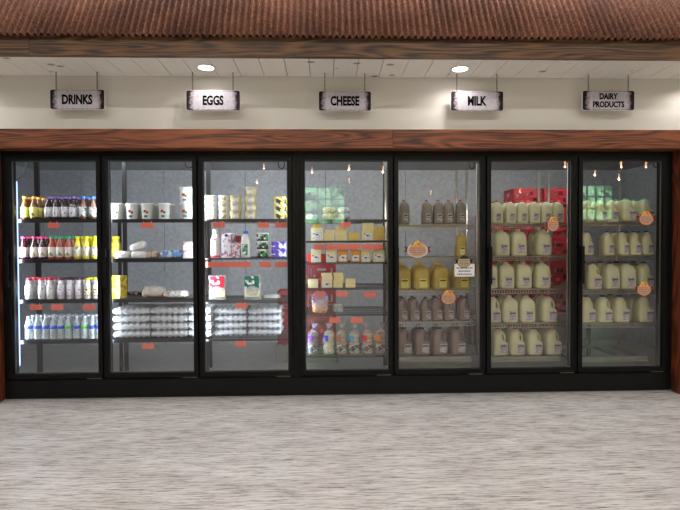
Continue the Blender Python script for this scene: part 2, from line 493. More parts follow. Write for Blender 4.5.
# ---------------------------------------------------------------- hanging signs
def sign_mat():
    m, t, out = nt('distressed_sign'); N, L = t.nodes, t.links
    b = N.new('ShaderNodeBsdfPrincipled'); b.inputs['Roughness'].default_value = .8; b.inputs['Specular IOR Level'].default_value = .2
    tc = N.new('ShaderNodeTexCoord'); sp = N.new('ShaderNodeSeparateXYZ'); L.new(tc.outputs['Object'], sp.inputs[0])
    ab = N.new('ShaderNodeMath'); ab.operation = 'ABSOLUTE'; L.new(sp.outputs['X'], ab.inputs[0])
    az = N.new('ShaderNodeMath'); az.operation = 'ABSOLUTE'; L.new(sp.outputs['Z'], az.inputs[0])
    n = N.new('ShaderNodeTexNoise'); n.inputs['Scale'].default_value = 45; n.inputs['Detail'].default_value = 6; n.inputs['Roughness'].default_value = .7
    L.new(tc.outputs['Object'], n.inputs['Vector'])
    # darkness grows toward both ends of the board, ragged by noise
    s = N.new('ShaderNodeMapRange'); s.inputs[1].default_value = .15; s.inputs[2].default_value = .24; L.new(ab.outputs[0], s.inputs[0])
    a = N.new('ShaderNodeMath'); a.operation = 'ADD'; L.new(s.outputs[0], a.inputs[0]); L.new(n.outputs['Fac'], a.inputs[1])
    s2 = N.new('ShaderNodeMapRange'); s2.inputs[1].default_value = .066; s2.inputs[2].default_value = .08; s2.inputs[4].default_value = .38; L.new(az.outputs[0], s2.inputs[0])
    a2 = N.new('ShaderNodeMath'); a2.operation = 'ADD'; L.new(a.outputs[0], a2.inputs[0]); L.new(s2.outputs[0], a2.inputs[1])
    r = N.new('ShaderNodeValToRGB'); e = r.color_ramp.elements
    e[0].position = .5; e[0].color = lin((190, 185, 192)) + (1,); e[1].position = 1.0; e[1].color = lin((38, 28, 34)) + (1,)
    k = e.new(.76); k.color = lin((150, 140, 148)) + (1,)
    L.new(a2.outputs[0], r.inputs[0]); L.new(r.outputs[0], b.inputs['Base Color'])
    L.new(b.outputs[0], out.inputs[0]); return m
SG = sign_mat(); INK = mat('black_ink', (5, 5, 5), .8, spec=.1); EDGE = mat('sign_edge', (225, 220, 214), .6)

def text_mesh(name, body, size, m, parent, loc, sx=.78, off=.002, ext=.0008):
    cu = bpy.data.curves.new(name, 'FONT'); cu.body = body; cu.size = size; cu.align_x = 'CENTER'; cu.align_y = 'CENTER'
    cu.extrude = ext; cu.offset = off; cu.space_line = .8; cu.resolution_u = 3
    tmp = bpy.data.objects.new(name + '_curve', cu); COL.objects.link(tmp)
    dg = bpy.context.evaluated_depsgraph_get(); dg.update()
    me = bpy.data.meshes.new_from_object(tmp.evaluated_get(dg))
    bpy.data.objects.remove(tmp); bpy.data.curves.remove(cu)
    me.transform(Matrix.Rotation(PI / 2, 4, 'X') @ Matrix.Diagonal((sx, 1, 1, 1)))
    ys = [v.co.z for v in me.vertices]; zc = (max(ys) + min(ys)) / 2
    xs_ = [v.co.x for v in me.vertices]; xc = (max(xs_) + min(xs_)) / 2
    me.transform(Matrix.Translation((-xc, 0, -zc)))
    me.materials.clear(); me.materials.append(m)
    o = bpy.data.objects.new(name, me); COL.objects.link(o); o.parent = parent; o.location = loc
    return o

YS = -.18
SIGNS = [('DRINKS', 49.8, 104.8, 89.3, 109.6, 56, 97, 'DRINKS'), ('EGGS', 186, 240.3, 90.2, 110.6, 192.5, 233, 'EGGS'),
         ('CHEESE', 318.5, 371.3, 91, 111, 324.7, 364.8, 'CHEESE'), ('MILK', 450.6, 503.4, 91, 111, 457, 497, 'MILK'),
         ('DAIRY\nPRODUCTS', 582.4, 634.4, 90.5, 110.4, 588.6, 628.6, 'DAIRY PRODUCTS')]
for txt, xa, xb, ya, yb, ca, cb, nm in SIGNS:
    p0, p1 = at(xa, ya, YS), at(xb, yb, YS)
    w, h = p1.x - p0.x, p0.z - p1.z; cx, cz = (p0.x + p1.x) / 2, (p0.z + p1.z) / 2
    t = thing('hanging_sign', 'distressed white hanging sign reading %s in black capitals' % nm, 'sign', (cx, YS, cz), 0, 'hanging department signs')
    # board: rounded corners, pale rim
    def rr(w, h, r, n=5):
        pts = []
        for cx_, cz_, a0 in ((w / 2 - r, h / 2 - r, 0), (-w / 2 + r, h / 2 - r, PI / 2), (-w / 2 + r, -h / 2 + r, PI), (w / 2 - r, -h / 2 + r, 1.5 * PI)):
            for k in range(n + 1):
                a = a0 + PI / 2 * k / n; pts.append((cx_ + r * math.cos(a), cz_ + r * math.sin(a)))
        return pts
    bm = bmesh.new(); prism(bm, rr(w, h, .016), 0, .012, 1); obj('board', bm, [EDGE, EDGE], t)
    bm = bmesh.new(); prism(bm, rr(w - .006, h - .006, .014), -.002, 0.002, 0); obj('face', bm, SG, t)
    if '\n' in txt:
        a, b = txt.split('\n')
        text_mesh('lettering', a, .066, INK, t, (0, -.0035, .034), .80, .0026)
        text_mesh('lettering', b, .066, INK, t, (0, -.0035, -.033), .78, .0026)
    else:
        text_mesh('lettering', txt, .102, INK, t, (0, -.0035, 0), .68, .0042)
    for px in (ca, cb):
        q = at(px, 90, YS); bm = bmesh.new(); z = h / 2 - .008; k = 0; top = ZSOF - cz; ln = .0185
        while z < top - .002:
            z1 = min(z + ln, top)
            pts = []
            for j in range(10):
                a = 2 * PI * j / 10; u = .0052 * math.cos(a); v = (z1 - z) / 2 * math.sin(a) * 1.12
                pts.append((u, 0, (z + z1) / 2 + v) if k % 2 else (0, u, (z + z1) / 2 + v))
            tube(bm, pts, .0017, 5, closed=True)
            z += ln * .86; k += 1
        obj('chain', bm, mat('chain_steel', (96, 92, 90), .4, .6), t, 0, (q.x - cx, .005, 0))

# ---------------------------------------------------------------- display coolers
def build_cooler(i0, i1, xa, xb, label):
    t = thing('display_cooler', label, 'cooler', ((xa + xb) / 2, 0, 0), 0, 'glass door display coolers')
    ox = (xa + xb) / 2
    ztop = ZBEAM0 - .002
    bm = bmesh.new()                     # surround: header and mullions behind the doors
    box(bm, xa - ox, xb - ox, .0, .11, ZT + .036, ztop)
    box(bm, xa - ox, xb - ox, .03, .11, .17, ZB - .02)
    edges = [xa] + [(gl(i) + G + gl(i + 1)) / 2 for i in range(i0, i1)] + [xb]
    for k, e in enumerate(edges):
        if k == 0: x1, x2 = xa, gl(i0) - .022
        elif k == len(edges) - 1: x1, x2 = gl(i1) + G + .022, xb
        else: x1, x2 = e - .024, e + .024
        box(bm, x1 - ox, x2 - ox, .0321, .11, ZB - .02, ZT + .036)
        if k in (0, len(edges) - 1):
            if k == 0: x2 = gl(i0) - .040
            else: x1 = gl(i1) + G + .040
            box(bm, x1 - ox, x2 - ox, .0, .0321, .17, ZT + .036)
    obj('surround', bm, BLACK, t, .002)
    bm = bmesh.new(); box(bm, xa - ox, xb - ox, .008, .11, .006, .17)
    box(bm, xa - ox, xb - ox, -.004, .008, .018, .162)
    obj('kick_plate', bm, KICK, t, .002)
    for i in range(i0, i1 + 1):
        a = gl(i) - ox; b = a + G
        bm = bmesh.new(); fy0, fy1 = -.022, .032; s = .037
        box(bm, a - s, a, fy0, fy1, ZB - s, ZT + s); box(bm, b, b + s, fy0, fy1, ZB - s, ZT + s)
        box(bm, a, b, fy0, fy1, ZT, ZT + s); box(bm, a, b, fy0, fy1, ZB - s, ZB)
        # raised outer lip of the door frame
        for (u0, u1, v0, v1) in ((a - s, a - s + .01, ZB - s, ZT + s), (b + s - .01, b + s, ZB - s, ZT + s), (a - s, b + s, ZT + s - .01, ZT + s), (a - s, b + s, ZB - s, ZB - s + .01)):
            box(bm, u0, u1, fy0 - .004, fy0, v0, v1)
        d = obj('door', bm, BLACK, t, 0)
        bm = bmesh.new(); box(bm, a - .004, b + .004, 0, .012, ZB - .004, ZT + .004); obj('glass_pane', bm, GLASS, d)
        bm = bmesh.new(); w0 = .006                                    # bright spacer line at the pane edge
        box(bm, a, a + w0, .0125, .026, ZB, ZT); box(bm, b - w0, b, .0125, .026, ZB, ZT)
        box(bm, a, b, .0125, .026, ZT - w0, ZT); box(bm, a, b, .0125, .026, ZB, ZB + w0)
        obj('pane_spacer', bm, mat('spacer_aluminium', (120, 124, 128), .35, .7), d)
        z1, z0 = at(397, 247, -.06).z, at(397, 285, -.06).z
        bm = bmesh.new()
        box(bm, a - .03, a - .002, -.062, -.044, z0, z1)
        for zz in (z0 + .02, z1 - .045): box(bm, a - .026, a - .006, -.045, -.021, zz, zz + .025)
        obj('handle', bm, BLACK, d, .003)
        bm = bmesh.new()
        box(bm, b - .1, b + .02, -.012, -.003, ZB - s - .012, ZB - s - .002)
        obj('hinge', bm, mat('hinge_metal', (110, 100, 82), .35, .8), d)
    return t
xm = (gl(2) + G + gl(3)) / 2
build_cooler(0, 2, XL + .001, xm - .001, 'black framed three door display cooler under the drinks and eggs signs')
build_cooler(3, 6, xm + .001, XR - .001, 'black framed four door display cooler under cheese, milk and dairy signs')
# small maker plate at joints
# ---------------------------------------------------------------- cold room behind
CX0, CX1, CY1, CZ1 = -3.5, 3.8, 1.95, 2.22
CZ0 = .08
bm = bmesh.new()
sx = at(82, 200, CY1).x; pw = at(164, 200, CY1).x - sx
x = sx - 2 * pw
while x < CX1:
    xa, xb = max(x + .003, CX0), min(x + pw - .003, CX1)
    if xb > xa: box(bm, xa, xb, CY1, CY1 + .05, 0, CZ1)
    x += pw
box(bm, CX0, CX1, CY1 + .008, CY1 + .06, 0, CZ1, 1)
struct(obj('wall_cooler_back', bm, [PANEL, mat('panel_seam', (70, 70, 70), .8)]))
struct(bx('wall_cooler_side_a', CX0 - .05, CX0, .1, CY1, 0, CZ1, PANEL))
struct(bx('wall_cooler_side_b', CX1, CX1 + .05, .1, CY1, 0, CZ1, PANEL))
struct(bx('ceiling_cooler', CX0, CX1, .11, CY1, CZ1, CZ1 + .05, PANEL))
struct(bx('floor_cooler', CX0, CX1, .11, CY1, 0, CZ0, CFLOOR))
struct(bx('wall_cooler_front_side', CX0, XL, .1, .14, 0, CZ1, PANEL))
struct(bx('wall_cooler_front_far', XR, CX1, .1, .14, 0, CZ1, PANEL))
struct(bx('wall_cooler_head', CX0, CX1, .021, .11, ZBEAM0 + .001, CZ1 + .05, PANEL))

# LED strips on the mullions of the first three doors and a half on the fourth
LEDX = [at(15.2, 260, .14).x, at(105.3, 200, .14).x, at(201.6, 200, .14).x, at(297, 200, .14).x]
for k, xx in enumerate(LEDX):
    t = thing('led_strip', ['slim vertical LED tube inside the first door beside the juice bottles',
                            'slim vertical LED tube between the juice door and the yogurt tub door',
                            'slim vertical LED tube between the egg door and the dip tub door',
                            'slim vertical LED tube at the wide mullion beside the cheese shelves'][k], 'light', (xx, .126, .25), 0, 'vertical LED tubes in the cooler')
    bm = bmesh.new(); box(bm, -.012, .012, -.012, .004, 0, 1.62); obj('housing', bm, mat('led_housing', (150, 155, 165), .3, .6), t, .002)
    bm = bmesh.new()
    for sd in ((1,) if k == 0 else (-1, 1)):
        rr0 = .013 if k == 0 else .0065
        lathe(bm, [(rr0 * .8, .01), (rr0, .02), (rr0, 1.6), (rr0 * .8, 1.61)], 12, c=(sd * (.0125 + rr0), -.003, 0))
    obj('diffuser', bm, emis('led_diffuser', (176, 204, 255), 2.2), t)
    for s in (-1, 1):
        if k == 0 and s < 0: continue
        pw_ = [8, 6, 6, 6][k]
        if k == 3 and s > 0: pw_ = 3
        L_ = bpy.data.lights.new('led_lamp', 'AREA'); L_.shape = 'RECTANGLE'; L_.size = .02; L_.size_y = 1.55; L_.energy = pw_; L_.color = (.86, .93, 1)
        o = bpy.data.objects.new('led_lamp', L_); COL.objects.link(o); o.location = (xx + s * .03, .150, 1.06)
        d = Vector((s * .6, .8, 0)); o.rotation_euler = Matrix(((d.y, 0, -d.x), (-d.x, 0, -d.y), (0, 1, 0))).to_euler()
# unseen strip lights added behind the header to brighten the cold room
def cold_fill():
    t = thing('cold_room_fill')
    bm = bmesh.new(); box(bm, -.62, .62, -.03, .03, -.02, 0); obj('housing', bm, WHITEP, t, .003)
    bm = bmesh.new(); box(bm, -.6, .6, -.022, .028, -.032, -.02); obj('diffuser', bm, emis('cold_fill_glow', (225, 235, 255), 3), t, .003)
    return t
for k, (cx_, pw_) in enumerate(((-2.0, 7), (-.6, 8.5), (.75, 8), (2.2, 8))):
    put('cold', cold_fill, (cx_, .19, CZ1 - .001), 'added unseen fill strip light behind the header, above door pair %s' % ['one', 'two', 'three', 'four'][k], 'light', 'added fill strips in the cold room')
    L_ = bpy.data.lights.new('cold_fill_lamp', 'AREA'); L_.shape = 'RECTANGLE'; L_.size = 1.2; L_.size_y = .05; L_.energy = pw_; L_.color = ((.9, .95, 1), (.94, .97, 1), (1, .98, .93), (1, .98, .93))[k]
    o = bpy.data.objects.new('cold_fill_lamp', L_); COL.objects.link(o); o.location = (cx_, .225, CZ1 - .04); o.rotation_euler = (math.radians(80), 0, 0)

# ---------------------------------------------------------------- shelving
YSF = .16
def zs(i, py, Yf=YSF):
    return at((gl(i) + G / 2) / mpp(0) + 325, py, Yf).z

def wire_deck(bm, x0, x1, y0, y1, z, sp=.027, r=.0024, chrome=False):
    n = int((x1 - x0) / sp)
    for k in range(n + 1):
        x = x0 + (x1 - x0) * k / n
        box(bm, x - r, x + r, y0, y1, z - 2 * r, z)
    for yy in (y0 + .12, (y0 + y1) / 2, y1 - .12): box(bm, x0, x1, yy - r, yy + r, z - .009, z - .004)
    hh = .04 if chrome else .016
    for yy in (y0, y1):
        box(bm, x0, x1, yy - .003, yy + .003, z - .007, z - .001)
        box(bm, x0, x1, yy - .003, yy + .003, z - hh, z - hh + .006)
        m_ = int((x1 - x0) / .024) if chrome else int((x1 - x0) / .05)
        for k in range(m_ + 1):
            x = x0 + (x1 - x0) * k / m_
            box(bm, x - .002, x + .002, yy - .002, yy + .002, z - hh + .005, z - .006)
    for xx in (x0, x1):
        box(bm, xx - .003, xx + .003, y0, y1, z - .007, z - .001); box(bm, xx - .003, xx + .003, y0, y1, z - hh, z - hh + .006)

Z = {}
RACK = {}
def rack(i, pys, x0, x1, style, label, y1=.62, posts=(), pm=None):
    t = thing('shelving_rack', label, 'shelving', ((x0 + x1) / 2, YSF, CZ0), 0, 'shelving racks inside the coolers')
    ox = (x0 + x1) / 2; RACK[i] = (x0, x1)
    base = zs(i, 356.3, .15) - CZ0 + .0005 if i > 3 else 0
    top = 0
    for k, (py, st) in enumerate(zip(pys, style)):
        z = zs(i, py); Z[(i, k + 1)] = z; top = max(top, z)
        bm = bmesh.new()
        if st == 's':
            box(bm, x0 - ox, x1 - ox, 0, y1 - YSF, z - .012 - CZ0, z - CZ0)
            box(bm, x0 - ox, x1 - ox, -.004, .012, z - .032 - CZ0, z - .003 - CZ0)
            obj('shelf', bm, SHELFBLK, t, .002)
        elif st == 'w':
            wire_deck(bm, x0 - ox, x1 - ox, 0, y1 - YSF, z - CZ0, .019, .0026); obj('shelf', bm, BLKWIRE, t)
        else:
            wire_deck(bm, x0 - ox, x1 - ox, 0, y1 - YSF, z - CZ0, .025, .0026, True); obj('shelf', bm, CHROME, t)
    for (px, py_, hw) in posts:
        bm = bmesh.new(); zt_ = (py_ if py_ else top + .03) - CZ0
        x, y = px
        if pm is CHROME: lathe(bm, [(hw, base), (hw, zt_)], 10, c=(0, 0, 0))
        else: box(bm, -hw, hw, -hw * .6, hw * .6, .0, zt_)
        obj('post', bm, pm or BLKWIRE, t, 0, (x - ox, y - YSF, 0))
    return t

def X(px, Y): return (px - 340) / F * 0 + at(px, 245, Y).x
YR = .5
rack(0, [219, 259.3, 299.6, 340], X(17.5, YSF), X(103, YSF), 'ssss', 'dark steel shelving rack holding juice, smoothie and water bottles', .6,
     [((X(38, .62), .62), CZ1 - .03, .021), ((X(103, .2) - .02, .62), 0, .015), ((X(105.5, .2), .19), 0, .010)], BLKWIRE)
rack(1, [219, 258.6, 298.6, 338.6], X(109.6, YSF), X(196, YSF), 'ssss', 'dark steel shelving rack holding yogurt tubs and egg flats on the bottom', .6,
     [((X(125, .62), .62), CZ1 - .03, .018), ((X(197.5, .2) - .02, .62), 0, .015)], BLKWIRE)
rack(2, [218.8, 257.8, 301.5, 339], X(204, YSF), X(291, YSF), 'wwww', 'black wire shelving rack with dip tubs, cartons and egg flats', .72,
     [((X(209, .74), .74), CZ1 - .03, .02), ((X(292, .2) - .02, .74), 0, .015)], BLKWIRE)
rack(3, [219.3, 240.6, 262.4, 288, 314, 355.6], X(305, YSF), X(388.5, YSF), 'wwwwww', 'black wire shelving rack filled with cheese blocks and bagel bags', .72,
     [((X(385, .74), .74), CZ1 - .03, .02), ((X(390.5, .2), .19), CZ1 - .05, .008)], BLKWIRE)
def cposts(xl, xr, y1=.7):  # front and rear uprights
    return [((xr + .024, .175), CZ1 - .2, .0125), ((xr - .03, y1 - .02), CZ1 - .2, .0125), ((xl - .03, .175), CZ1 - .2, .0125), ((xl - .03, y1 - .02), CZ1 - .2, .0125)]
a, b = X(396, YSF), X(475, YSF)
rack(4, [224.2, 257.4, 290.3, 321.6], a, b, 'cccc', 'chrome wire shelving rack holding chocolate milk and yellow juice jugs', .7, cposts(a, b), CHROME)
a, b = X(486, YSF), X(566, YSF)
rack(5, [223, 256, 289, 323.2], a, b, 'cccc', 'chrome wire shelving rack of red capped milk before red crates', .7, cposts(a, b), CHROME)
a, b = X(577, YSF), X(656, YSF)
rack(6, [221.3, 255.3, 289.4, 323.2], a, b, 'cccc', 'chrome wire shelving rack of green and blue capped milk', .7, cposts(a, b), CHROME)

# low metal base decks under the last three racks
for i, lb in ((4, 'low grey metal base deck carrying brown chocolate milk gallons'), (5, 'low grey metal base deck carrying red capped milk gallons'), (6, 'low empty grey metal base deck below blue capped milk')):
    z = zs(i, 356.3, .15); Z[(i, 5)] = z
    a, b = gl(i) - .03, gl(i) + G - (.04 if i < 6 else .03)
    t = thing('base_deck', lb, 'deck', ((a + b) / 2, .15, CZ0), 0, 'metal base decks')
    w = (b - a) / 2
    bm = bmesh.new(); box(bm, -w, w, -.012, .0, 0, z - CZ0); box(bm, -w, w, -.03, -.012, z - CZ0 - .05, z - CZ0 - .035); obj('front_apron', bm, SILL, t, .002)
    bm = bmesh.new()
    if i < 6:
        box(bm, -w, w, 0, .56, z - CZ0 - .02, z - CZ0 - .001); obj('deck_top', bm, SILL, t)
    else:
        box(bm, -w, w, 0, .05, z - CZ0 - .02, z - CZ0 - .001); box(bm, -w, w, .50, .55, z - CZ0 - .03, z - CZ0)
        for xx in (-w, w - .22, w - .03): box(bm, xx, xx + .03, .05, .50, z - CZ0 - .03, z - CZ0)
        obj('deck_frame', bm, SILL, t)
        bm = bmesh.new(); box(bm, w - .25, w - .225, .551, .58, 0, z - CZ0 + .35); obj('brace', bm, mat('dark_brace', (70, 72, 72), .5, .4), t)

# ---------------------------------------------------------------- products
def ring_label(bm, r, z0, z1, n=16, c=(0, 0, 0)):
    lathe(bm, [(r - .002, z0), (r, z0 + .0005), (r, z1 - .0005), (r - .002, z1)], n, cap=False, c=c)

def juice(capc, liq, lab, key, swirl=False):
    def f():
        t = thing('juice_bottle')
        bm = bmesh.new(); lathe(bm, [(.028, 0), (.0325, .004), (.033, .02), (.033, .105), (.031, .118), (.022, .145), (.016, .162), (.0155, .178)], 16)
        obj('body', bm, mat('juice_' + key, liq, .15, vary=.15, coat=.6), t)
        bm = bmesh.new(); ring_label(bm, .0342, .018, .104); obj('label', bm, lab, t)
        bm = bmesh.new(); lathe(bm, [(.0185, .176), (.019, .178), (.019, .192), (.017, .195)], 14); obj('cap', bm, mat('cap_' + key, capc, .35, vary=.05), t)
        return t
    return f
LJ = {
 'orange': printed('label_lemonade', (240, 232, 130), [(225, 200, 40), (60, 120, 60)], 45, (1, 1, .6), thr=.6),
 'purple': printed('label_grape', (228, 228, 238), [(150, 130, 200), (70, 130, 60)], 50, (1, 1, .6), thr=.6),
 'blue': printed('label_berry', (230, 240, 240), [(70, 160, 90), (120, 60, 50)], 45, thr=.58),
 'magenta': printed('label_cherry', (246, 238, 240), [(215, 90, 140), (190, 170, 90)], 45, (1, 1, .6), thr=.6),
 'green': printed('label_peach', (240, 232, 226), [(190, 90, 90), (90, 150, 70)], 45, (1, 1, .6), thr=.6),
 'yellow': printed('label_yellow', (250, 246, 225), [(238, 220, 20), (90, 110, 200)], 42, (1, 1, .6), thr=.6),
}
JC = {'orange': ((245, 170, 60), (104, 62, 24)), 'purple': ((140, 110, 190), (46, 30, 30)), 'blue': ((60, 130, 230), (104, 66, 44)),
      'magenta': ((240, 60, 140), (60, 22, 26)), 'green': ((20, 190, 130), (176, 74, 46)), 'yellow': ((250, 240, 20), (232, 214, 20))}
JL = {'orange': 'orange-capped brown juice bottle with yellow label', 'purple': 'purple-capped dark juice bottle with white label', 'blue': 'blue-capped amber juice bottle',
      'magenta': 'pink-capped dark red juice bottle', 'green': 'green-capped orange-red juice bottle', 'yellow': 'bright yellow juice bottle'}
ROWW = ['front row', 'middle row', 'back row']
def row_items(i, sh, items, Yf, dep, rows, Yoff=0):
    """items: (px, colour key)"""
    z = Z[(i, sh)]
    cnt = {}
    for px, c in items:
        cnt[c] = cnt.get(c, 0) + 1
        for r in range(rows):
            xx = at(px, 245, Yf + dep / 2).x
            jx_ = random.uniform(-.002, .002) if r else 0
            yield c, cnt[c], r, Vector((xx + jx_, Yf + dep / 2 + r * (dep + .003), z + .0006))

for sh, items in ((1, [(25.5, 'orange'), (35, 'orange'), (49.5, 'purple'), (57.5, 'purple'), (65.7, 'purple'), (74, 'purple'), (83.6, 'blue'), (93.6, 'blue')]),
                  (2, [(23, 'magenta'), (34.7, 'magenta'), (43, 'magenta'), (52.3, 'green'), (60.3, 'green'), (69, 'green'), (77.8, 'yellow'), (86.4, 'yellow'), (95, 'yellow')])):
    for c, n, r, p in row_items(0, sh, items, YSF + .02, .07, 3):
        lb = '%s, %s from handle, %s, %s, first door' % (JL[c], ORD[n - 1], ROWW[r], SHELF[sh])
        put('juice' + c, juice(JC[c][0], JC[c][1], LJ[c], c), p, lb, 'bottle', 'juice bottles behind the first door', random.uniform(-.3, .3) , scale=(1.03, 1.03, 1.03))

def smoothie(capc, key, lab):
    def f():
        t = thing('smoothie_bottle')
        bm = bmesh.new(); lathe(bm, [(.026, 0), (.031, .006), (.032, .03), (.032, .11), (.03, .122), (.021, .13), (.0215, .14), (.025, .152), (.022, .164), (.018, .168)], 16)
        obj('body', bm, mat('white_bottle_plastic', (232, 234, 240), .3, vary=.03), t)
        bm = bmesh.new(); ring_label(bm, .0332, .022, .108); obj('label', bm, lab, t)
        bm = bmesh.new(); lathe(bm, [(.021, .166), (.0215, .168), (.0215, .184), (.02, .186)], 14); obj('cap', bm, mat('scap_' + key, capc, .35), t)
        return t
    return f
SL = {'red': printed('label_smoothie_red', (232, 234, 238), [(90, 110, 80)], 55, thr=.6), 'plum': printed('label_smoothie_plum', (222, 224, 242), [(150, 140, 190), (200, 130, 50)], 50, thr=.6),
      'gold': printed('label_smoothie_gold', (240, 238, 215), [(220, 205, 40), (60, 50, 20)], 50, thr=.58)}
SCC = {'red': (226, 50, 80), 'plum': (92, 60, 78), 'gold': (245, 232, 30)}
SLL = {'red': 'white smoothie bottle with red cap', 'plum': 'pale smoothie bottle with plum cap', 'gold': 'white smoothie bottle with yellow cap'}
for c, n, r, p in row_items(0, 3, [(28.5, 'red'), (41.3, 'red'), (50, 'red'), (60.6, 'plum'), (69.7, 'plum'), (78.2, 'plum'), (87, 'gold'), (95.5, 'gold')], YSF + .02, .068, 3):
    put('smooth' + c, smoothie(SCC[c], c, SL[c]), p, '%s, %s from handle, %s, third shelf, first door' % (SLL[c], ORD[n - 1], ROWW[r]), 'bottle', 'smoothie bottles behind the first door', random.uniform(-.3, .3))

WATER = mat('clear_water', (205, 222, 240), .08, vary=.45, scale=60, trans=.45, bump=.6)
def water(band, key):
    def f():
        t = thing('water_bottle')
        prof = [(.026, 0), (.031, .006)]
        for k in range(5): prof += [(.0312, .012 + k * .013), (.0295, .0185 + k * .013)]
        prof += [(.031, .085), (.031, .125), (.0285, .14), (.02, .165), (.0135, .18), (.0125, .19)]
        bm = bmesh.new(); lathe(bm, prof, 16); obj('body', bm, WATER, t)
        bm = bmesh.new(); ring_label(bm, .0322, .092, .122); obj('label', bm, printed('water_label_' + key, band, [(210, 225, 250)], 40, thr=.6), t)
        bm = bmesh.new(); lathe(bm, [(.0145, .188), (.015, .19), (.015, .202), (.0135, .204)], 12); obj('cap', bm, mat('water_cap', (215, 228, 245), .3), t)
        return t
    return f
wpx = [27.5, 36.3, 44.7, 52.5, 60, 67.5, 75.5, 83.5, 91.2, 98.3]
z = Z[(0, 4)]
for n, px in enumerate(wpx):
    gr = n in (5, 7)
    for r in range(3):
        g_ = gr and r == 0
        p = at(px, 245, YSF + .055); p = Vector((p.x, YSF + .055 + r * .067, z + .0006))
        put('water' + str(g_), water((90, 200, 80) if g_ else (36, 84, 210), 'green' if g_ else 'blue'), p,
            'clear water bottle with %s band, %s from handle, %s, fourth shelf, first door' % ('green' if g_ else 'blue', ORD[n], ROWW[r]), 'bottle', 'water bottles behind the first door', random.uniform(-.4, .4))

# ---- door 2
def tub():
    t = thing('yogurt_tub')
    bm = bmesh.new(); lathe(bm, [(.05, 0), (.052, .003), (.058, .13), (.06, .131)], 22); obj('body', bm, mat('tub_white', (234, 238, 232), .35, vary=.02), t)
    bm = bmesh.new(); lathe(bm, [(.061, .128), (.0625, .131), (.0625, .14), (.056, .143)], 22); obj('lid', bm, WHITEP, t)
    bm = bmesh.new()
    def patch(x0, x1, z0, z1, mi):
        n = 5; rr_ = lambda z: .0535 + .006 * z / .13
        rows = [[bm.verts.new((rr_(zz) * math.sin(x0 + (x1 - x0) * k / n), -rr_(zz) * math.cos(x0 + (x1 - x0) * k / n), zz)) for k in range(n + 1)] for zz in (z0, z1)]
        for k in range(n): bm.faces.new((rows[0][k], rows[0][k + 1], rows[1][k + 1], rows[1][k])).material_index = mi
    patch(-.4, .08, .06, .082, 0); patch(.08, .42, .05, .07, 1); patch(-.3, .3, .018, .035, 2)
    obj('logo', bm, [mat('logo_red', (205, 40, 36), .4), mat('logo_green', (40, 120, 60), .4), mat('logo_slate', (90, 96, 130), .5, vary=.4)], t)
    return t
z = Z[(1, 1)]
for n, px in enumerate((118, 133.5, 148.5, 165.5)):
    for r in range(2):
        p = at(px - .5, 245, YSF + .085)
        put('tub', tub, (p.x, YSF + .085 + r * .135, z + .0006), 'white tub with red logo, %s from handle, %s, top shelf, second door' % (ORD[n], ROWW[r * 2]), 'tub', 'yogurt tubs behind the second door', scale=(.92, .92, 1.0))
p = at(186.5, 245, YSF + .085)
put('tub', tub, (p.x, YSF + .09, z + .0006), 'white yogurt tub, lower one of the stack of two', 'tub', 'yogurt tubs behind the second door')
put('tub', tub, (p.x, YSF + .09, z + .1446), 'white yogurt tub, upper one of the stack of two', 'tub', 'yogurt tubs behind the second door')

WRAP = mat('waxed_wrap', (232, 230, 228), .35, vary=.1, scale=50, bump=.9)
WRAPB = printed('wrap_blue_print', (222, 230, 240), [(90, 150, 215)], 22, rough=.3, thr=.5)
CREAMP = printed('wrap_brown_print', (226, 216, 200), [(170, 130, 90)], 60, rough=.35)
def pack(key, name, w, d, h, m, amp=.12, p=3.5, ends=True, endm=None):
    def f():
        t = thing(name)
        bm = bmesh.new(); blob(bm, w / 2, d / 2, h / 2, amp, len(key) * 3.3 + w * 50, 3, p); obj('body', bm, m, t)
        if ends:
            bm = bmesh.new(); q = h * .45
            for s in (-1, 1):
                v = [bm.verts.new(c) for c in ((s * w * .45, -d * .25, q), (s * w * .45, d * .25, q), (s * w * .56, d * .4, q * .7), (s * w * .56, -d * .4, q * .9), (s * w * .45, -d * .2, q * .6), (s * w * .45, d * .2, q * .6))]
                bm.faces.new((v[0], v[1], v[2], v[3])); bm.faces.new((v[4], v[5], v[2], v[3]))
            obj('crimped_end', bm, endm or m, t)
        return t
    return f
def place(key, build, px0, px1, i, sh, Yf, d, label, cat, group=None, rz=0, dz=0, scale=(1, 1, 1)):
    p = at((px0 + px1) / 2, 245, Yf + d / 2)
    return put(key, build, (p.x, Yf + d / 2, Z[(i, sh)] + .0006 + dz), label, cat, group, rz, scale)
m1 = mpp(YSF + .03)
Y0 = YSF + .025
place('roll', pack('roll', 'wrapped_butter', .145, .09, .066, WRAP), 115, 131, 1, 2, Y0, .09, 'white wrapped butter log alone by the yellow bottle, second door', 'butter', 'wrapped butter logs')
place('roll', None, 132, 147, 1, 2, Y0, .09, 'white wrapped butter log under the tilted one, second door', 'butter', 'wrapped butter logs')
place('roll2', pack('roll2', 'wrapped_butter', .12, .1, .07, CREAMP), 146.5, 157.5, 1, 2, Y0 + .02, .1, 'crinkled cream wrapped butter log with brown print, second door', 'butter', 'wrapped butter logs')
o = place('roll', None, 133, 146, 1, 2, Y0, .09, 'white wrapped butter log tilted on top of two others', 'butter', 'wrapped butter logs', dz=.078)
o.rotation_euler = (0, -.38, .05)
place('bluepack', pack('bluepack', 'sliced_cheese_pack', .215, .14, .075, WRAPB), 163, 183.5, 1, 2, Y0, .14, 'flat blue and white plastic pack beside stacked pink cartons', 'package')
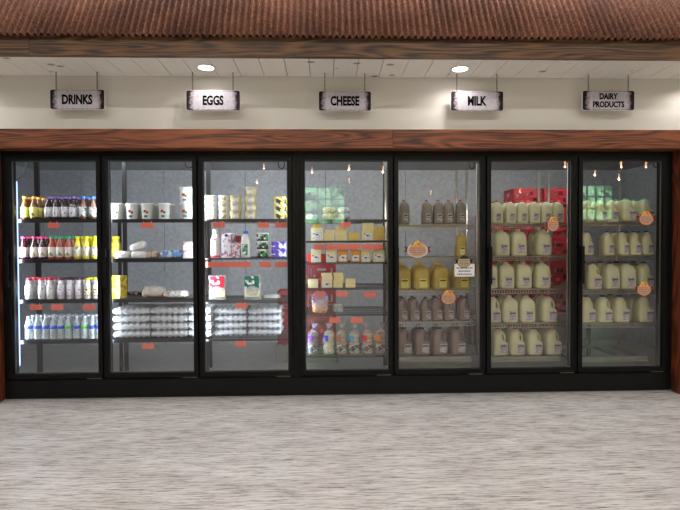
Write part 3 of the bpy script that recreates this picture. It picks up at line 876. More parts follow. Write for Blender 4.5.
def carton(key, w, d, h, m, gable=False, cap=None):
    def f():
        t = thing('carton')
        bm = bmesh.new(); box(bm, -w / 2, w / 2, -d / 2, d / 2, 0, h * (.8 if gable else 1))
        if gable:
            z0 = h * .8
            for s in (0,):
                v = [bm.verts.new(c) for c in ((-w / 2, -d / 2, z0), (w / 2, -d / 2, z0), (w / 2, d / 2, z0), (-w / 2, d / 2, z0), (-w / 2, 0, h * .96), (w / 2, 0, h * .96))]
                for q in ((0, 1, 5, 4), (2, 3, 4, 5), (1, 2, 5), (3, 0, 4)): bm.faces.new([v[j] for j in q])
            box(bm, -w / 2, w / 2, -.002, .002, h * .95, h)
        obj('body', bm, m, t, 0 if gable else .002)
        if cap:
            bm = bmesh.new(); lathe(bm, [(.013, 0), (.013, .014)], 12); o = obj('cap', bm, cap, t, 0, (0, -d * .3, h * .87)); o.rotation_euler = (.6, 0, 0)
        return t
    return f
PINKC = printed('carton_pink_print', (236, 234, 240), [(214, 80, 130)], 1, (14, 1, 34), thr=.55)
for k in range(2):
    place('pinkc', carton('pinkc', .1, .12, .073, PINKC), 185, 196, 1, 2, Y0, .12, 'white carton with pink print, %s of two' % ('lower' if k == 0 else 'upper'), 'carton', 'stacked pink print cartons', dz=k * .074)
YELB = printed('yellow_pack', (214, 194, 40), [(232, 220, 130), (150, 130, 30)], 26, thr=.56)
def ybottle(h, w):
    def f():
        t = thing('yellow_carton_bottle')
        bm = bmesh.new(); loft(bm, [(0, 0, 0, w * .46, w * .46, 4), (.01, 0, 0, w / 2, w / 2, 4), (h * .62, 0, 0, w / 2, w / 2, 4), (h * .82, 0, 0, w * .36, w * .36, 3), (h * .86, 0, 0, w * .36, w * .36, 3)]); obj('body', bm, YELB, t)
        bm = bmesh.new(); loft(bm, [(h * .855, 0, 0, w * .38, w * .38, 3), (h, 0, 0, w * .38, w * .38, 3)]); obj('cap', bm, mat('cap_yellow2', (240, 228, 20), .4), t)
        return t
    return f
place('yb', ybottle(.2, .08), 111.5, 121, 1, 2, .3, .08, 'yellow bottle behind the white butter log, second door', 'bottle', rz=.1)
place('ycar', carton('ycar', .11, .09, .2, YELB), 112, 124, 1, 3, .2, .09, 'yellow carton standing by the door edge, third shelf, second door', 'carton', rz=-.35)
def braid():
    t = thing('bagged_pastry')
    bm = bmesh.new()
    for k in range(5):
        blob(bm, .03, .07, .045 - abs(k - 2) * .006, .2, k, 3, 2.2, c=((k - 2) * .036, 0, .0), nu=12, nv=8)
    obj('pastry', bm, printed('pastry', (214, 190, 150), [(168, 108, 56)], 30, rough=.5), t)
    bm = bmesh.new(); blob(bm, .105, .085, .055, .15, 4, 3, 2.6); obj('bag', bm, FILM, t)
    return t
place('braid', braid, 144, 163.5, 1, 3, Y0, .17, 'domed braided pastry in a clear bag, third shelf, second door', 'pastry')
place('foil', pack('foil', 'pastry_pack', .215, .13, .062, printed('silver_wrap', (214, 218, 224), [(180, 165, 130), (240, 244, 250)], 34, rough=.25)), 164, 187, 1, 3, Y0, .13, 'flat pale pack of rolls beside the bagged braided pastry', 'package')
place('redbag', pack('redbag', 'snack_pack', .2, .12, .035, printed('dark_red_wrap', (86, 22, 30), [(170, 170, 175), (40, 20, 24)], 40, rough=.25)), 128, 146, 1, 3, .42, .12, 'thin dark red pack lying far back, third shelf, second door', 'package')

PULP = mat('egg_flat_pulp', (186, 192, 198), .85, vary=.05, scale=60, bump=.3)
def eggflat():
    t = thing('egg_flat')
    bm = bmesh.new(); n = 48; W = .3; pch = .05
    def sheet(s):
        rows = []
        for j in range(n + 1):
            row = []
            for i_ in range(n + 1):
                x = -W / 2 + W * i_ / n; y = -W / 2 + W * j / n
                a = min(1, 1.55 * (.5 + .5 * math.cos(2 * PI * x / pch))); b = min(1, 1.55 * (.5 + .5 * math.cos(2 * PI * y / pch)))
                edge = min(i_, j, n - i_, n - j)
                hgt = .0185 + .0145 * (a * b if edge > 2 else max(a if min(j, n - j) <= 2 else 0, b if min(i_, n - i_) <= 2 else 0))
                if edge == 0: hgt *= .12
                if edge == 1: hgt *= .62
                k = 1 + (.075 if edge == 0 else (.05 if edge == 1 else 0))
                row.append(bm.verts.new((x * k, y * k, .033 + s * hgt)))
            rows.append(row)
        for j in range(n):
            for i_ in range(n):
                bm.faces.new((rows[j][i_], rows[j][i_ + 1], rows[j + 1][i_ + 1], rows[j + 1][i_])).smooth = True
        return rows
    a, b = sheet(1), sheet(-1)
    for i_ in range(n):
        bm.faces.new((a[0][i_], a[0][i_ + 1], b[0][i_ + 1], b[0][i_])); bm.faces.new((a[n][i_], a[n][i_ + 1], b[n][i_ + 1], b[n][i_]))
        bm.faces.new((a[i_][0], a[i_ + 1][0], b[i_ + 1][0], b[i_][0])); bm.faces.new((a[i_][n], a[i_ + 1][n], b[i_ + 1][n], b[i_][n]))
    obj('tray', bm, PULP, t)
    return t
LV = ['bottom', 'second', 'third', 'topmost']
for (i, sh, pa, pb, Yf, nm, nl) in ((1, 4, 112.5, 148.5, YSF + .015, 'nearest the handle, second door', 4), (1, 4, 150.3, 186, YSF + .015, 'in the middle, second door', 4), (1, 4, 188, 210, YSF + .02, 'half hidden by the frame, second door', 4),
                                (2, 4, 213.5, 246, YSF + .13, 'nearest the handle, third door', 4), (2, 4, 247.5, 280.5, YSF + .13, 'by the red crate, third door', 4)):
    p = at((pa + pb) / 2, 245, Yf); sy = 36 * mpp(Yf) / .3225; sc = (pb - pa) * mpp(Yf) / .3225
    zsc = 1.03 if i == 1 else .98
    for k in range(nl):
        put('egg', eggflat, (p.x, Yf + .157 * sy, Z[(i, sh)] + .001 + k * .0665 * zsc), 'grey pulp egg flat, %s layer of the stack %s' % (LV[k], nm), 'egg flat', 'stacked pulp egg flats', 0, (sc, sy, zsc))

# ---- door 3
def simple_tub(key, name, r0, r1, h, bodym, lidm, labm=None, lw=.6, n=20):
    def f():
        t = thing(name)
        bm = bmesh.new(); lathe(bm, [(r0 * .96, 0), (r0, .003), (r1, h * .88)], n); obj('body', bm, bodym, t)
        bm = bmesh.new(); lathe(bm, [(r1 * 1.03, h * .86), (r1 * 1.06, h * .88), (r1 * 1.06, h * .97), (r1 * .98, h)], n); obj('lid', bm, lidm, t)
        if labm:
            bm = bmesh.new(); m_ = 5
            rows = [[bm.verts.new(((r0 + (r1 - r0) * zz / .88 + .001) * math.sin(-lw + 2 * lw * k / m_), -(r0 + (r1 - r0) * zz / .88 + .001) * math.cos(-lw + 2 * lw * k / m_), zz * h)) for k in range(m_ + 1)] for zz in (.15, .75)]
            for k in range(m_): bm.faces.new((rows[0][k], rows[0][k + 1], rows[1][k + 1], rows[1][k]))
            obj('label', bm, labm, t)
        return t
    return f
CUPW = mat('cup_white', (240, 242, 240), .35, vary=.02)
CUPL = printed('cup_emblem', (205, 180, 60), [(120, 140, 50), (240, 235, 200)], 40)
u = mpp(YSF + .05)
for c_, (pa, pb, nm) in enumerate(((204.5, 218, 'nearest the handle'), (218.8, 230, 'beside the yellow tubs'))):
    w = (pb - pa) * u * .5 / 1.06
    for k in range(4):
        p = at((pa + pb) / 2, 245, YSF + .09)
        put('cup%d' % c_, simple_tub('cup%d' % c_, 'cream_cheese_tub', w * .95, w, .0525, CUPW, CUPW, CUPL, .45 if c_ == 0 else .5), (p.x, YSF + .09, Z[(2, 1)] + .0006 + k * .053),
            'white tub with yellow-green emblem, %s of stack %s, third door' % (LV[k], nm), 'tub', 'white emblem tubs')
DIP = mat('dip_yellow', (224, 214, 148), .25, vary=.06, coat=.4); LIDT = mat('lid_clear', (226, 226, 206), .25, trans=.3); DLAB = printed('dip_label', (238, 240, 246), [(110, 110, 130)], 70, thr=.6)
for c_, (pa, pb, nn, nm) in enumerate(((229.5, 243, 3, 'three'), (244.5, 257.8, 4, 'four'))):
    w = 13.2 * u * .5 / 1.06
    for k in range(nn):
        p = at((pa + pb) / 2 + (.6 if k % 2 else -.3), 245, YSF + .1)
        put('dip', simple_tub('dip', 'dip_tub', w * .86, w, .0715, DIP, LIDT, DLAB, .5), (p.x, YSF + .085 + .005 * k, Z[(2, 1)] + .0006 + k * .0718),
            'clear tub of pale yellow dip, %s tub in stack of %s, third door' % (['bottom', 'second', 'third', 'fourth'][k], nm), 'tub', 'yellow dip tubs', rz=[.2, -.1, .25, -.15][k])
YW_ = printed('box_yellow_green', (244, 240, 214), [(235, 205, 60), (40, 80, 60)], 30)
for k in range(3):
    place('ybox', carton('ybox', .115, .1, .064, YW_), 275, 288, 2, 1, Y0, .1, 'white and yellow carton, %s in stack of three, third door' % ['bottom', 'middle', 'top'][k], 'carton', 'stacked yellow cartons', dz=k * .0665)

def wbottle():
    t = thing('cream_bottle')
    bm = bmesh.new(); lathe(bm, [(.036, 0), (.042, .006), (.043, .03), (.043, .14), (.04, .165), (.028, .2), (.022, .215)], 20); obj('body', bm, WHITEP, t)
    bm = bmesh.new(); lathe(bm, [(.023, .214), (.0235, .216), (.022, .25), (.02, .253)], 16); obj('cap', bm, WHITEP, t)
    bm = bmesh.new(); prism(bm, [(-.012, .165), (0, .15), (.012, .165), (.010, .173), (0, .168), (-.010, .173)], -.046, -.036); obj('logo', bm, mat('logo_red', 0), t)
    bm = bmesh.new(); ring_label(bm, .0436, .004, .022, 20); obj('label', bm, mat('label_rose', (220, 60, 90), .4), t)
    return t
place('wb', wbottle, 210.5, 220.5, 2, 2, Y0, .09, 'tall white bottle with small red heart, second shelf, third door', 'bottle')
CP = printed('carton_purple_print', (230, 228, 236), [(205, 100, 120), (136, 130, 178)], 34, thr=.57)
place('pc', carton('pc', .083, .085, .222, CP, True, mat('cap_slate', (60, 70, 100), .4)), 222.3, 231.5, 2, 2, Y0, .085, 'tall white gable carton with purple print, third door', 'carton')
place('pc2', carton('pc2', .08, .085, .222, CP, True), 226, 235, 2, 2, Y0 + .1, .085, 'white gable carton standing behind the purple print one', 'carton')
place('pint', carton('pint', .085, .085, .138, printed('carton_pint_print', (228, 230, 240), [(150, 160, 205), (200, 120, 120)], 38), True), 231.5, 240.5, 2, 2, Y0, .085, 'short white pint carton beside the blue capped jug', 'carton')
place('redlid', carton('redlid', .05, .05, .2, mat('red_box', (150, 28, 40), .4)), 236, 240.5, 2, 2, .42, .05, 'narrow dark red box behind the pint carton', 'box')
def bjug():
    t = thing('creamer_jug')
    bm = bmesh.new(); loft(bm, [(0, 0, 0, .036, .036, 4), (.006, 0, 0, .041, .041, 4), (.13, 0, 0, .041, .041, 4), (.18, 0, 0, .034, .034, 3), (.215, 0, 0, .022, .022, 2)]); obj('body', bm, WHITEP, t)
    bm = bmesh.new(); lathe(bm, [(.024, .212), (.025, .214), (.025, .234), (.022, .237)], 16); obj('cap', bm, mat('cap_blue2', (40, 110, 220), .35), t)
    bm = bmesh.new(); box(bm, -.026, .024, -.0425, -.041, .02, .12); obj('label', bm, printed('label_green_dark', (90, 160, 140), [(30, 70, 50), (225, 235, 225)], 34), t)
    return t
place('bj', bjug, 241, 250.5, 2, 2, Y0, .08, 'white jug with blue cap and green label, third door', 'jug')
GT = printed('green_tub_print', (222, 226, 224), [(40, 150, 70), (50, 40, 50)], 26, thr=.48)
for k in range(3):
    place('gt', simple_tub('gt', 'sour_cream_tub', .05, .055, .072, GT, WHITEP), 256, 269, 2, 2, Y0, .11, 'white tub with green print, %s of three, third door' % ['bottom', 'middle', 'top'][k], 'tub', 'green print tubs', dz=k * .0745, rz=.3 * k)
PB = printed('purple_box_print', (104, 80, 200), [(232, 232, 240), (40, 30, 90)], 24, thr=.55)
for k in range(2):
    place('pb', carton('pb', .125, .1, .07, PB), 272, 286, 2, 2, Y0, .1, 'purple and white box, %s of two, third door' % ['lower', 'upper'][k], 'box', 'purple boxes', dz=k * .0715)
def pouch(key, top, mid, low, w=.155, h=.225):
    def f():
        t = thing('cheese_pouch')
        bm = bmesh.new(); n = 10
        secs = [(h * k / n, 0, 0, w / 2 * (1 + .04 * math.sin(k * 2.3)), (.035 * math.sin(PI * min(1, (k + 1.2) / (n + 1.2))) + .003), 2.6) for k in range(n + 1)]
        loft(bm, secs, 24); obj('pouch', bm, FILM, t)
        bm = bmesh.new(); box(bm, -w * .4, w * .42, -.028, .02, .03, h * .42); obj('cheese', bm, mat('pouch_cheese_' + key, low, .4), t, .006)
        bm = bmesh.new(); box(bm, -w * .43, w * .4, -.035, .0, h * .5, h * .96); obj('header', bm, printed('pouch_head_' + key, top, [mid, (230, 230, 235)], 22, rough=.25, thr=.55), t, .004)
        return t
    return f
place('pouchred', pouch('red', (212, 32, 60), (160, 20, 44), (236, 214, 160)), 209, 225, 2, 3, YSF + .1, .08, 'cheese pouch with red header, third shelf, third door', 'pouch', 'cheese pouches', rz=.12)
place('pouchgreen', pouch('green', (20, 120, 92), (14, 84, 66), (222, 222, 176)), 244.5, 260, 2, 3, YSF + .1, .08, 'cheese pouch with green header, third shelf, third door', 'pouch', 'cheese pouches', rz=-.05)
place('flatp', pack('flatp', 'cheese_pack', .16, .1, .045, FILM), 264, 279, 2, 3, YSF + .18, .1, 'small flat clear pack lying beside the green pouch', 'package')

# ---- red milk crates stacked behind
RED = mat('crate_red', (160, 20, 42), .4, vary=.06)
CR = .305; CH = .27
def crate():
    t = thing('milk_crate')
    bm = bmesh.new(); h = CR / 2 - .002; T = .008
    for s in (-1, 1):
        for ax in (0, 1):
            def b_(u0, u1, z0, z1):
                if ax == 0: box(bm, u0, u1, s * h - (T if s > 0 else 0), s * h + (0 if s > 0 else T), z0, z1)
                else: box(bm, s * h - (T if s > 0 else 0), s * h + (0 if s > 0 else T), u0, u1, z0, z1)
            b_(-h, h, 0, .05); b_(-h, h, CH - .035, CH - .002)
            b_(-h, -h + .03, .05, CH - .035); b_(h - .03, h, .05, CH - .035)
            b_(-.055, .055, .085, .165)
            b_(-h + .03, -.055, .1, .125); b_(.055, h - .03, .1, .125)
            for u in (-.095, -.02, .02, .095): b_(u - .006, u + .006, .05, CH - .1)
            b_(-.1, -.05, CH - .075, CH - .035); b_(.05, .1, CH - .075, CH - .035); b_(-.1, .1, CH - .1, CH - .075)
    box(bm, -h, h, -h, h, 0, .008)
    obj('crate_body', bm, RED, t)
    # moulded diamond mark on the front
    bm = bmesh.new(); prism(bm, [(0, .1), (.03, .125), (0, .15), (-.03, .125)], -h - .002, -h + .001); obj('moulded_mark', bm, mat('crate_mark', (224, 70, 84), .4), t)
    return t
YC = .9
zt_ = at(540, 188, YC).z
cols = [(497, 4), (527, 5), (557, 5)]
for c_, (px, n_) in enumerate(cols):
    x = at(px + 1, 245, YC).x
    for k in range(n_):
        z = zt_ - (5 - k) * CH
        put('crate', crate, (x, YC + CR / 2, z), 'red plastic milk crate, column %s, layer %s above the floor, behind milk' % (['one', 'two', 'three', 'four'][c_], ['one', 'two', 'three', 'four', 'five'][k]), 'crate', 'red milk crates behind the sixth door')
zb_ = zt_ - 5 * CH
# pallet under crates
def pallet(x0, x1, top, label):
    t = thing('pallet', label, 'pallet', ((x0 + x1) / 2, YC - .03, CZ0), 0, 'low pallets under crates'); w = (x1 - x0) / 2; h = top - CZ0
    bm = bmesh.new()
    n = 7
    for k in range(n): box(bm, -w + 2 * w * k / n + .01, -w + 2 * w * (k + 1) / n - .01, 0, .75, h - .018, h)
    for yy in (.02, .34, .66): box(bm, -w, w, yy, yy + .07, 0, h - .0185)
    obj('boards', bm, mat('pallet_grey', (120, 116, 108), .7), t)
pallet(at(482, 245, YC).x, at(574, 245, YC).x, zb_ - .001, 'grey slatted pallet under the red crates behind the sixth door')
zc_ = at(322, 265, YC).z; x = at(321, 245, YC).x
for k in range(3):
    put('crate', None, (x, YC + CR / 2, zc_ - (3 - k) * CH), 'red plastic milk crate behind the cheese shelves, %s layer of three' % ['lowest', 'middle', 'top'][k], 'crate', 'red milk crates behind the cheese')
x2 = at(291.5, 245, YC).x
for k in range(2):
    put('crate', None, (x2, YC + CR / 2 , zc_ - (3 - k) * CH - .02 * 0), 'red plastic milk crate behind the egg flats, %s of two' % ['lower', 'upper'][k], 'crate', 'red milk crates behind the egg flats')
pallet(x2 - .17, x + .17, zc_ - 3 * CH - .001, 'grey slatted pallet under the red crates behind the cheese')

# ---- door 4
CHP = {'pale': (236, 222, 160), 'cream': (240, 232, 186), 'orange': (226, 160, 60), 'gold': (222, 192, 92)}
CLAB = printed('cheese_label', (236, 238, 244), [(80, 50, 40)], 60, thr=.6)
def cheese(w, d, h, c, lab, tilt=0):
    def f():
        t = thing('cheese_block')
        bm = bmesh.new(); box(bm, -w / 2, w / 2, -d / 2, d / 2, 0, h); obj('block', bm, mat('cheese_' + c, CHP[c], .3, vary=.06, coat=.5), t, min(.006, h * .2))
        if lab:
            bm = bmesh.new(); q = min(w, h) * .38; box(bm, -q, q, -d / 2 - .0008, -d / 2, h * .1, h * .1 + q * 1.6); obj('label', bm, CLAB, t)
            bm = bmesh.new(); lathe(bm, [(.012, -.0004), (.012, .0004)], 12); o = obj('emblem', bm, mat('emblem_brown', (70, 36, 30), .5), t, 0, (0, -d / 2 - .0014, h * .1 + q)); o.rotation_euler = (PI / 2, 0, 0); o.scale = (1.2, .6, 1)
        return t
    return f
def chs(pa, pb, hpx, i, sh, c, lab, label, Yf=Y0, d=.07, dz=0, rz=0, cat='cheese', grp='wrapped cheese blocks'):
    w = (pb - pa) * mpp(Yf); h = hpx * mpp(Yf)
    key = 'ch_%d_%d_%s_%s' % (round(w * 200), round(h * 200), c, lab)
    w_, h_ = round(w * 200) / 200, round(h * 200) / 200
    return place(key, cheese(w_, d, h_, c, lab), pa, pb, i, sh, Yf, d, label, cat, grp, rz, dz, (w / w_, 1, h / h_)), h
chs(311, 323.2, 13, 3, 2, 'cream', 1, 'tall cream cheese block with white label, first on second shelf, fourth door')
chs(313.5, 321, 17, 3, 2, 'gold', 1, 'golden cheese block behind the tall cream one, second shelf, fourth door', Yf=.3)
def pile(pa, pb, hs, i, sh, c, what, Yf=Y0, lab0=0, grp='wrapped cheese blocks'):
    dz = 0; nn = len(hs)
    nm = ['bottom', 'second', 'third', 'fourth', 'fifth']
    for k, hp in enumerate(hs):
        j = random.uniform(-.5, .5)
        o, h = chs(pa + j, pb + j, hp, i, sh, c, 1 if (k == 0 and lab0) else 0, '%s, %s in the pile' % (what, nm[k]), Yf=Yf + .004 * k, dz=dz, rz=random.uniform(-.05, .05), grp=grp)
        dz += h + .0004
pile(324.3, 334.6, [3.7, 3.7, 3.4], 3, 2, 'pale', 'thin pale cheese slab beside the tall cream block')
pile(335.4, 346.8, [4, 4, 3.4, 3.2], 3, 2, 'pale', 'thin pale cheese slab in the four-slab pile')
chs(348.5, 359, 8, 3, 2, 'gold', 0, 'plain golden cheese block, second shelf, fourth door')
pile(361.8, 373, [10.5, 3.4, 3.5], 3, 2, 'pale', 'pale cheese block in the labelled tall pile', lab0=1)
pile(374, 384.3, [3.6, 3.6, 3.5, 3.4], 3, 2, 'gold', 'golden cheese slab near the steel post')
for n, (pa, pb, c, hp) in enumerate(((311, 321, 'cream', 13.5), (326, 336.3, 'cream', 13), (338, 347.3, 'orange', 12.5), (350.7, 359.6, 'orange', 12.5), (361, 369.6, 'pale', 12.8), (373, 383.8, 'pale', 12.5))):
    chs(pa, pb, hp, 3, 3, c, 1, '%s cheese wedge pack with white label, %s along third shelf, fourth door' % ({'cream': 'cream', 'orange': 'orange', 'pale': 'pale yellow'}[c], ORD[n]), grp='labelled cheese packs')
    chs(pa + .5, pb + .5, hp - 1, 3, 3, c, 0, 'cheese pack standing behind the %s pack, third shelf, fourth door' % ORD[n], Yf=Y0 + .09, grp='cheese packs in second row')
for n, (pa, pb) in enumerate(((307.5, 313), (320.5, 325.5))):
    place('rb', carton('rb', .05, .05, .075, mat('red_box2', (200, 20, 40), .4)), pa, pb, 3, 3, Y0 + .04, .05, 'small red box %s, third shelf, fourth door' % ['beside the frame', 'between two cream packs'][n], 'box', 'small red boxes')
pile(307.6, 317.6, [8.8], 3, 4, 'cream', 'short cream cheese block nearest the handle, fourth shelf')
pile(321.3, 331.8, [7.8, 3.6, 3.4], 3, 4, 'cream', 'cream cheese block in the labelled pile, fourth shelf', lab0=1)
pile(333.3, 342.8, [3.8, 3.8, 3.7, 3.5], 3, 4, 'pale', 'pale cheese slab in the middle pile, fourth shelf')
pile(345, 354.8, [4.5, 4.5], 3, 4, 'pale', 'pale cheese slab in the short pile, fourth shelf')
CUR = printed('cheese_curd_bag', (232, 228, 176), [(214, 206, 110), (245, 246, 240)], 40, rough=.3)
CUB = printed('pale_blue_bag', (214, 226, 240), [(180, 200, 225), (240, 235, 200)], 30, rough=.3)
for k, (pa, pb, m_, nm) in enumerate(((306.5, 318, CUB, 'small pale bag'), (323, 335.5, CUR, 'yellow cheese curd bag'), (337.5, 349.5, CUB, 'pale blue bag'))):
    hp = 6.5 if k else 5.5
    for q in range(2 if k else 1):
        w = (pb - pa) * mpp(Y0)
        place('cur%d' % k, pack('cur%d' % k, 'curd_bag', w, .1, hp * mpp(Y0), m_), pa, pb, 3, 1, Y0 + .03, .1, '%s, %s on top shelf, fourth door' % (nm, ['lower', 'upper'][q] if k else 'alone'), 'bag', 'bags on the cheese top shelf', dz=q * hp * mpp(Y0) * .97)
def shred():
    t = thing('snack_bag')
    bm = bmesh.new(); blob(bm, .072, .045, .1, .18, 3, 2.5, 3); obj('bag', bm, mat('clear_film', 0), t)
    bm = bmesh.new(); blob(bm, .066, .038, .042, .3, 5, 4, 3); obj('contents', bm, printed('orange_sticks', (238, 150, 50), [(250, 225, 190), (200, 90, 20)], 1, (60, 60, 18), rough=.35), t)
    bm = bmesh.new(); box(bm, -.066, .06, -.04, -.037, .105, .185); obj('header', bm, printed('purple_header', (176, 170, 226), [(226, 110, 60), (120, 60, 170)], 26), t)
    return t
place('shred', shred, 311.5, 328, 3, 5, Y0, .09, 'clear bag of orange sticks with purple header, fifth shelf, fourth door', 'bag', rz=.1)
place('clearb', pack('clearb', 'snack_bag', .1, .08, .085, FILM), 332, 343, 3, 5, Y0 + .05, .08, 'empty looking clear bag beside the orange stick bag', 'bag')

def bagel_bag(key, bread, bread2, head, label_c, film_tint, lean=0, n=5):
    def f():
        t = thing('bread_bag')
        for k in range(n):
            bm = bmesh.new(); a = []
            for j in range(9):
                q = PI * (j / 8 - .5); a.append((.03 + .018 * math.cos(q), .0165 + .0165 * math.sin(q)))
            lathe(bm, a, 16); o = obj('bagel', bm, mat('bagel_' + key, bread, .6, vary=.18, scale=30, bump=.2), t, 0, (0.004 * (-1) ** k, 0, .004 + k * .034))
        ht = n * .034
        bm = bmesh.new()
        loft(bm, [(0, 0, 0, .05, .046, 3), (.01, 0, 0, .054, .05, 3), (ht * .5, 0, 0, .055, .051, 3), (ht + .005, 0, 0, .05, .046, 2.5), (ht + .03, lean * .2, 0, .026, .02, 2), (ht + .045, lean * .4, 0, .009, .009, 2),
                  (ht + .06, lean * .6, 0, .016, .012, 2), (ht + .09, lean, 0, .032, .012, 2)], 20)
        obj('bag', bm, mat('bag_film_' + key, film_tint, .12, vary=.4, scale=28, trans=.74, bump=.9), t)
        bm = bmesh.new(); lathe(bm, [(.011, ht + .04), (.012, ht + .043), (.012, ht + .048), (.011, ht + .05)], 10, c=(lean * .4, 0, 0)); obj('tie', bm, mat('tie_' + key, head, .4), t)
        # printed panel wrapping the front
        bm = bmesh.new(); rows = []
        for zz in (.03, .055, .085):
            rows.append([bm.verts.new((.0565 * math.sin(-.75 + 1.5 * j / 8), -.0525 * math.cos(-.75 + 1.5 * j / 8), zz)) for j in range(9)])
        for r1, r2 in zip(rows, rows[1:]):
            for j in range(8): bm.faces.new((r1[j], r1[j + 1], r2[j + 1], r2[j]))
        obj('label', bm, printed('baglabel_' + key, label_c, [(225, 220, 215)], 48, thr=.58), t)
        bm = bmesh.new(); rows = []
        for zz in (ht * .68, ht * .98):
            rows.append([bm.verts.new((.0555 * math.sin(-1.3 + 1.2 * j / 6), -.052 * math.cos(-1.3 + 1.2 * j / 6), zz)) for j in range(7)])
        for j in range(6): bm.faces.new((rows[0][j], rows[0][j + 1], rows[1][j + 1], rows[1][j]))
        obj('stripe', bm, mat('bagstripe_' + key, head, .35), t)
        return t
    return f
BB = [('purple', 307.5, 317, (150, 110, 92), (110, 40, 170), (40, 60, 60), (200, 205, 250), .02, 'purple printed bag of brown bagels, first on bottom shelf, fourth door'),
      ('blue', 322, 334.5, (214, 196, 150), (40, 50, 190), (200, 190, 150), (225, 225, 240), .0, 'blue striped bag of pale bagels, second on bottom shelf, fourth door'),
      ('brown', 335.5, 346, (168, 130, 96), (150, 90, 60), (60, 50, 50), (225, 215, 205), .01, 'brown label bag of bagels, third on bottom shelf, fourth door'),
      ('sky', 348, 359, (206, 184, 138), (40, 140, 200), (34, 44, 50), (210, 220, 230), .02, 'light blue striped bag of bagels, fourth on bottom shelf, fourth door'),
      ('red', 361, 373, (204, 180, 132), (210, 30, 50), (90, 40, 46), (225, 220, 220), -.01, 'red striped bag of pale bagels, fifth on bottom shelf, fourth door'),
      ('amber', 374.5, 385, (176, 140, 96), (226, 130, 40), (50, 50, 54), (220, 215, 210), .03, 'orange striped bag of bagels, sixth on bottom shelf, fourth door')]
for k, (key, pa, pb, br, hd, lc, ft, ln, lb) in enumerate(BB):
    place('bag' + key, bagel_bag(key, br, br, hd, lc, ft, ln), pa, pb, 3, 6, Y0, .105, lb, 'bread', 'bagged bagels on the bottom shelf', scale=(1.0 if k else .9, 1, 1.05))
    place('bag' + key, None, pa + .5, pb + .5, 3, 6, Y0 + .13, .105, 'bag of bagels standing behind the %s, bottom shelf, fourth door' % ['purple printed bag', 'blue striped bag', 'brown label bag', 'light blue striped bag', 'red striped bag', 'orange striped bag'][k], 'bread', 'second row of bagged bagels', rz=.05)

# ---- jugs
def jug(w, h, body, capm, labm, key, turned=False):
    """plastic milk jug: square body, rounded shoulder, open loop handle on one side"""
    def f():
        t = thing('milk_jug')
        a = w / 2
        bm = bmesh.new()
        secs = [(0, 0, 0, a * .9, a * .9, 4), (.008, 0, 0, a * .98, a * .98, 4.5), (h * .1, 0, 0, a, a, 4.5), (h * .46, 0, 0, a, a, 4.5)]
        for zf, l_, r_, ry, p_ in ((.50, .99, .80, .995, 4.2), (.54, .98, .42, .99, 4), (.62, .97, .34, .98, 3.6), (.70, .95, .34, .95, 3.3), (.77, .88, .40, .88, 3), (.83, .76, .46, .77, 2.7), (.885, .56, .46, .58, 2.4), (.925, .36, .34, .37, 2), (.955, .27, .27, .27, 2)):
            secs.append((h * zf, a * (r_ - l_) / 2, 0, a * (r_ + l_) / 2, a * ry, p_))
        loft(bm, secs, 28)
        tube(bm, [(a * .70, 0, h * .44), (a * .83, 0, h * .52), (a * .83, 0, h * .6), (a * .78, 0, h * .68), (a * .66, 0, h * .76), (a * .48, 0, h * .83), (a * .2, 0, h * .885)],
             [a * .17, a * .16, a * .145, a * .145, a * .15, a * .17, a * .17], 10)
        if turned: bm.transform(Matrix.Rotation(PI / 2, 4, 'Z'))
        obj('body', bm, body, t)
        bm = bmesh.new(); lathe(bm, [(a * .29, h * .94), (a * .31, h * .945), (a * .31, h * .99), (a * .28, h)], 16); obj('cap', bm, capm, t)
        x0 = -.12 if not turned else -.3
        bm = bmesh.new(); box(bm, a * x0, a * (x0 + .88), -a - .0012, -a * .99, h * .1, h * .43)
        obj('label', bm, labm, t)
        bm = bmesh.new(); box(bm, a * (x0 + .08), a * (x0 + .8), -a - .002, -a - .0012, h * .33, h * .385)
        obj('label_band', bm, mat('label_band_' + labm.name, (88, 78, 92) if labm.name.startswith('milk') else (70, 56, 46), .5), t)
        return t
    return f
CREAM = mat('milk_plastic', (200, 197, 158), .3, vary=.08, scale=14, bump=.5)
CREAM2 = mat('skim_plastic', (192, 192, 156), .3, vary=.08, scale=14, bump=.5)
CHOC = mat('chocolate_milk_plastic', (124, 106, 98), .32, vary=.14, scale=14, bump=.5)
GREYB = mat('grey_shake_plastic', (116, 110, 94), .32, vary=.2, scale=30, bump=.5)
OJ = mat('yellow_drink_plastic', (184, 158, 72), .3, vary=.12, scale=14, bump=.5)
ML = printed('milk_label_print', (188, 182, 190), [(138, 126, 144), (158, 146, 150)], 26, (1, 1, 2.2), thr=.5)
CLB = printed('choc_label_print', (176, 172, 176), [(130, 120, 124)], 26, (1, 1, 2.2), thr=.52)
OLB = printed('yellow_label_print', (216, 206, 70), [(214, 214, 180)], 26, (1, 1, 2.2), thr=.5)
CAPR = mat('cap_red', (190, 32, 40), .4); CAPG = mat('cap_green', (16, 120, 60), .4); CAPB = mat('cap_navy', (42, 50, 130), .4); CAPY = mat('cap_gold', (226, 190, 30), .4); CAPD = mat('cap_brown', (44, 34, 34), .4)
GW, GH = .143, .245
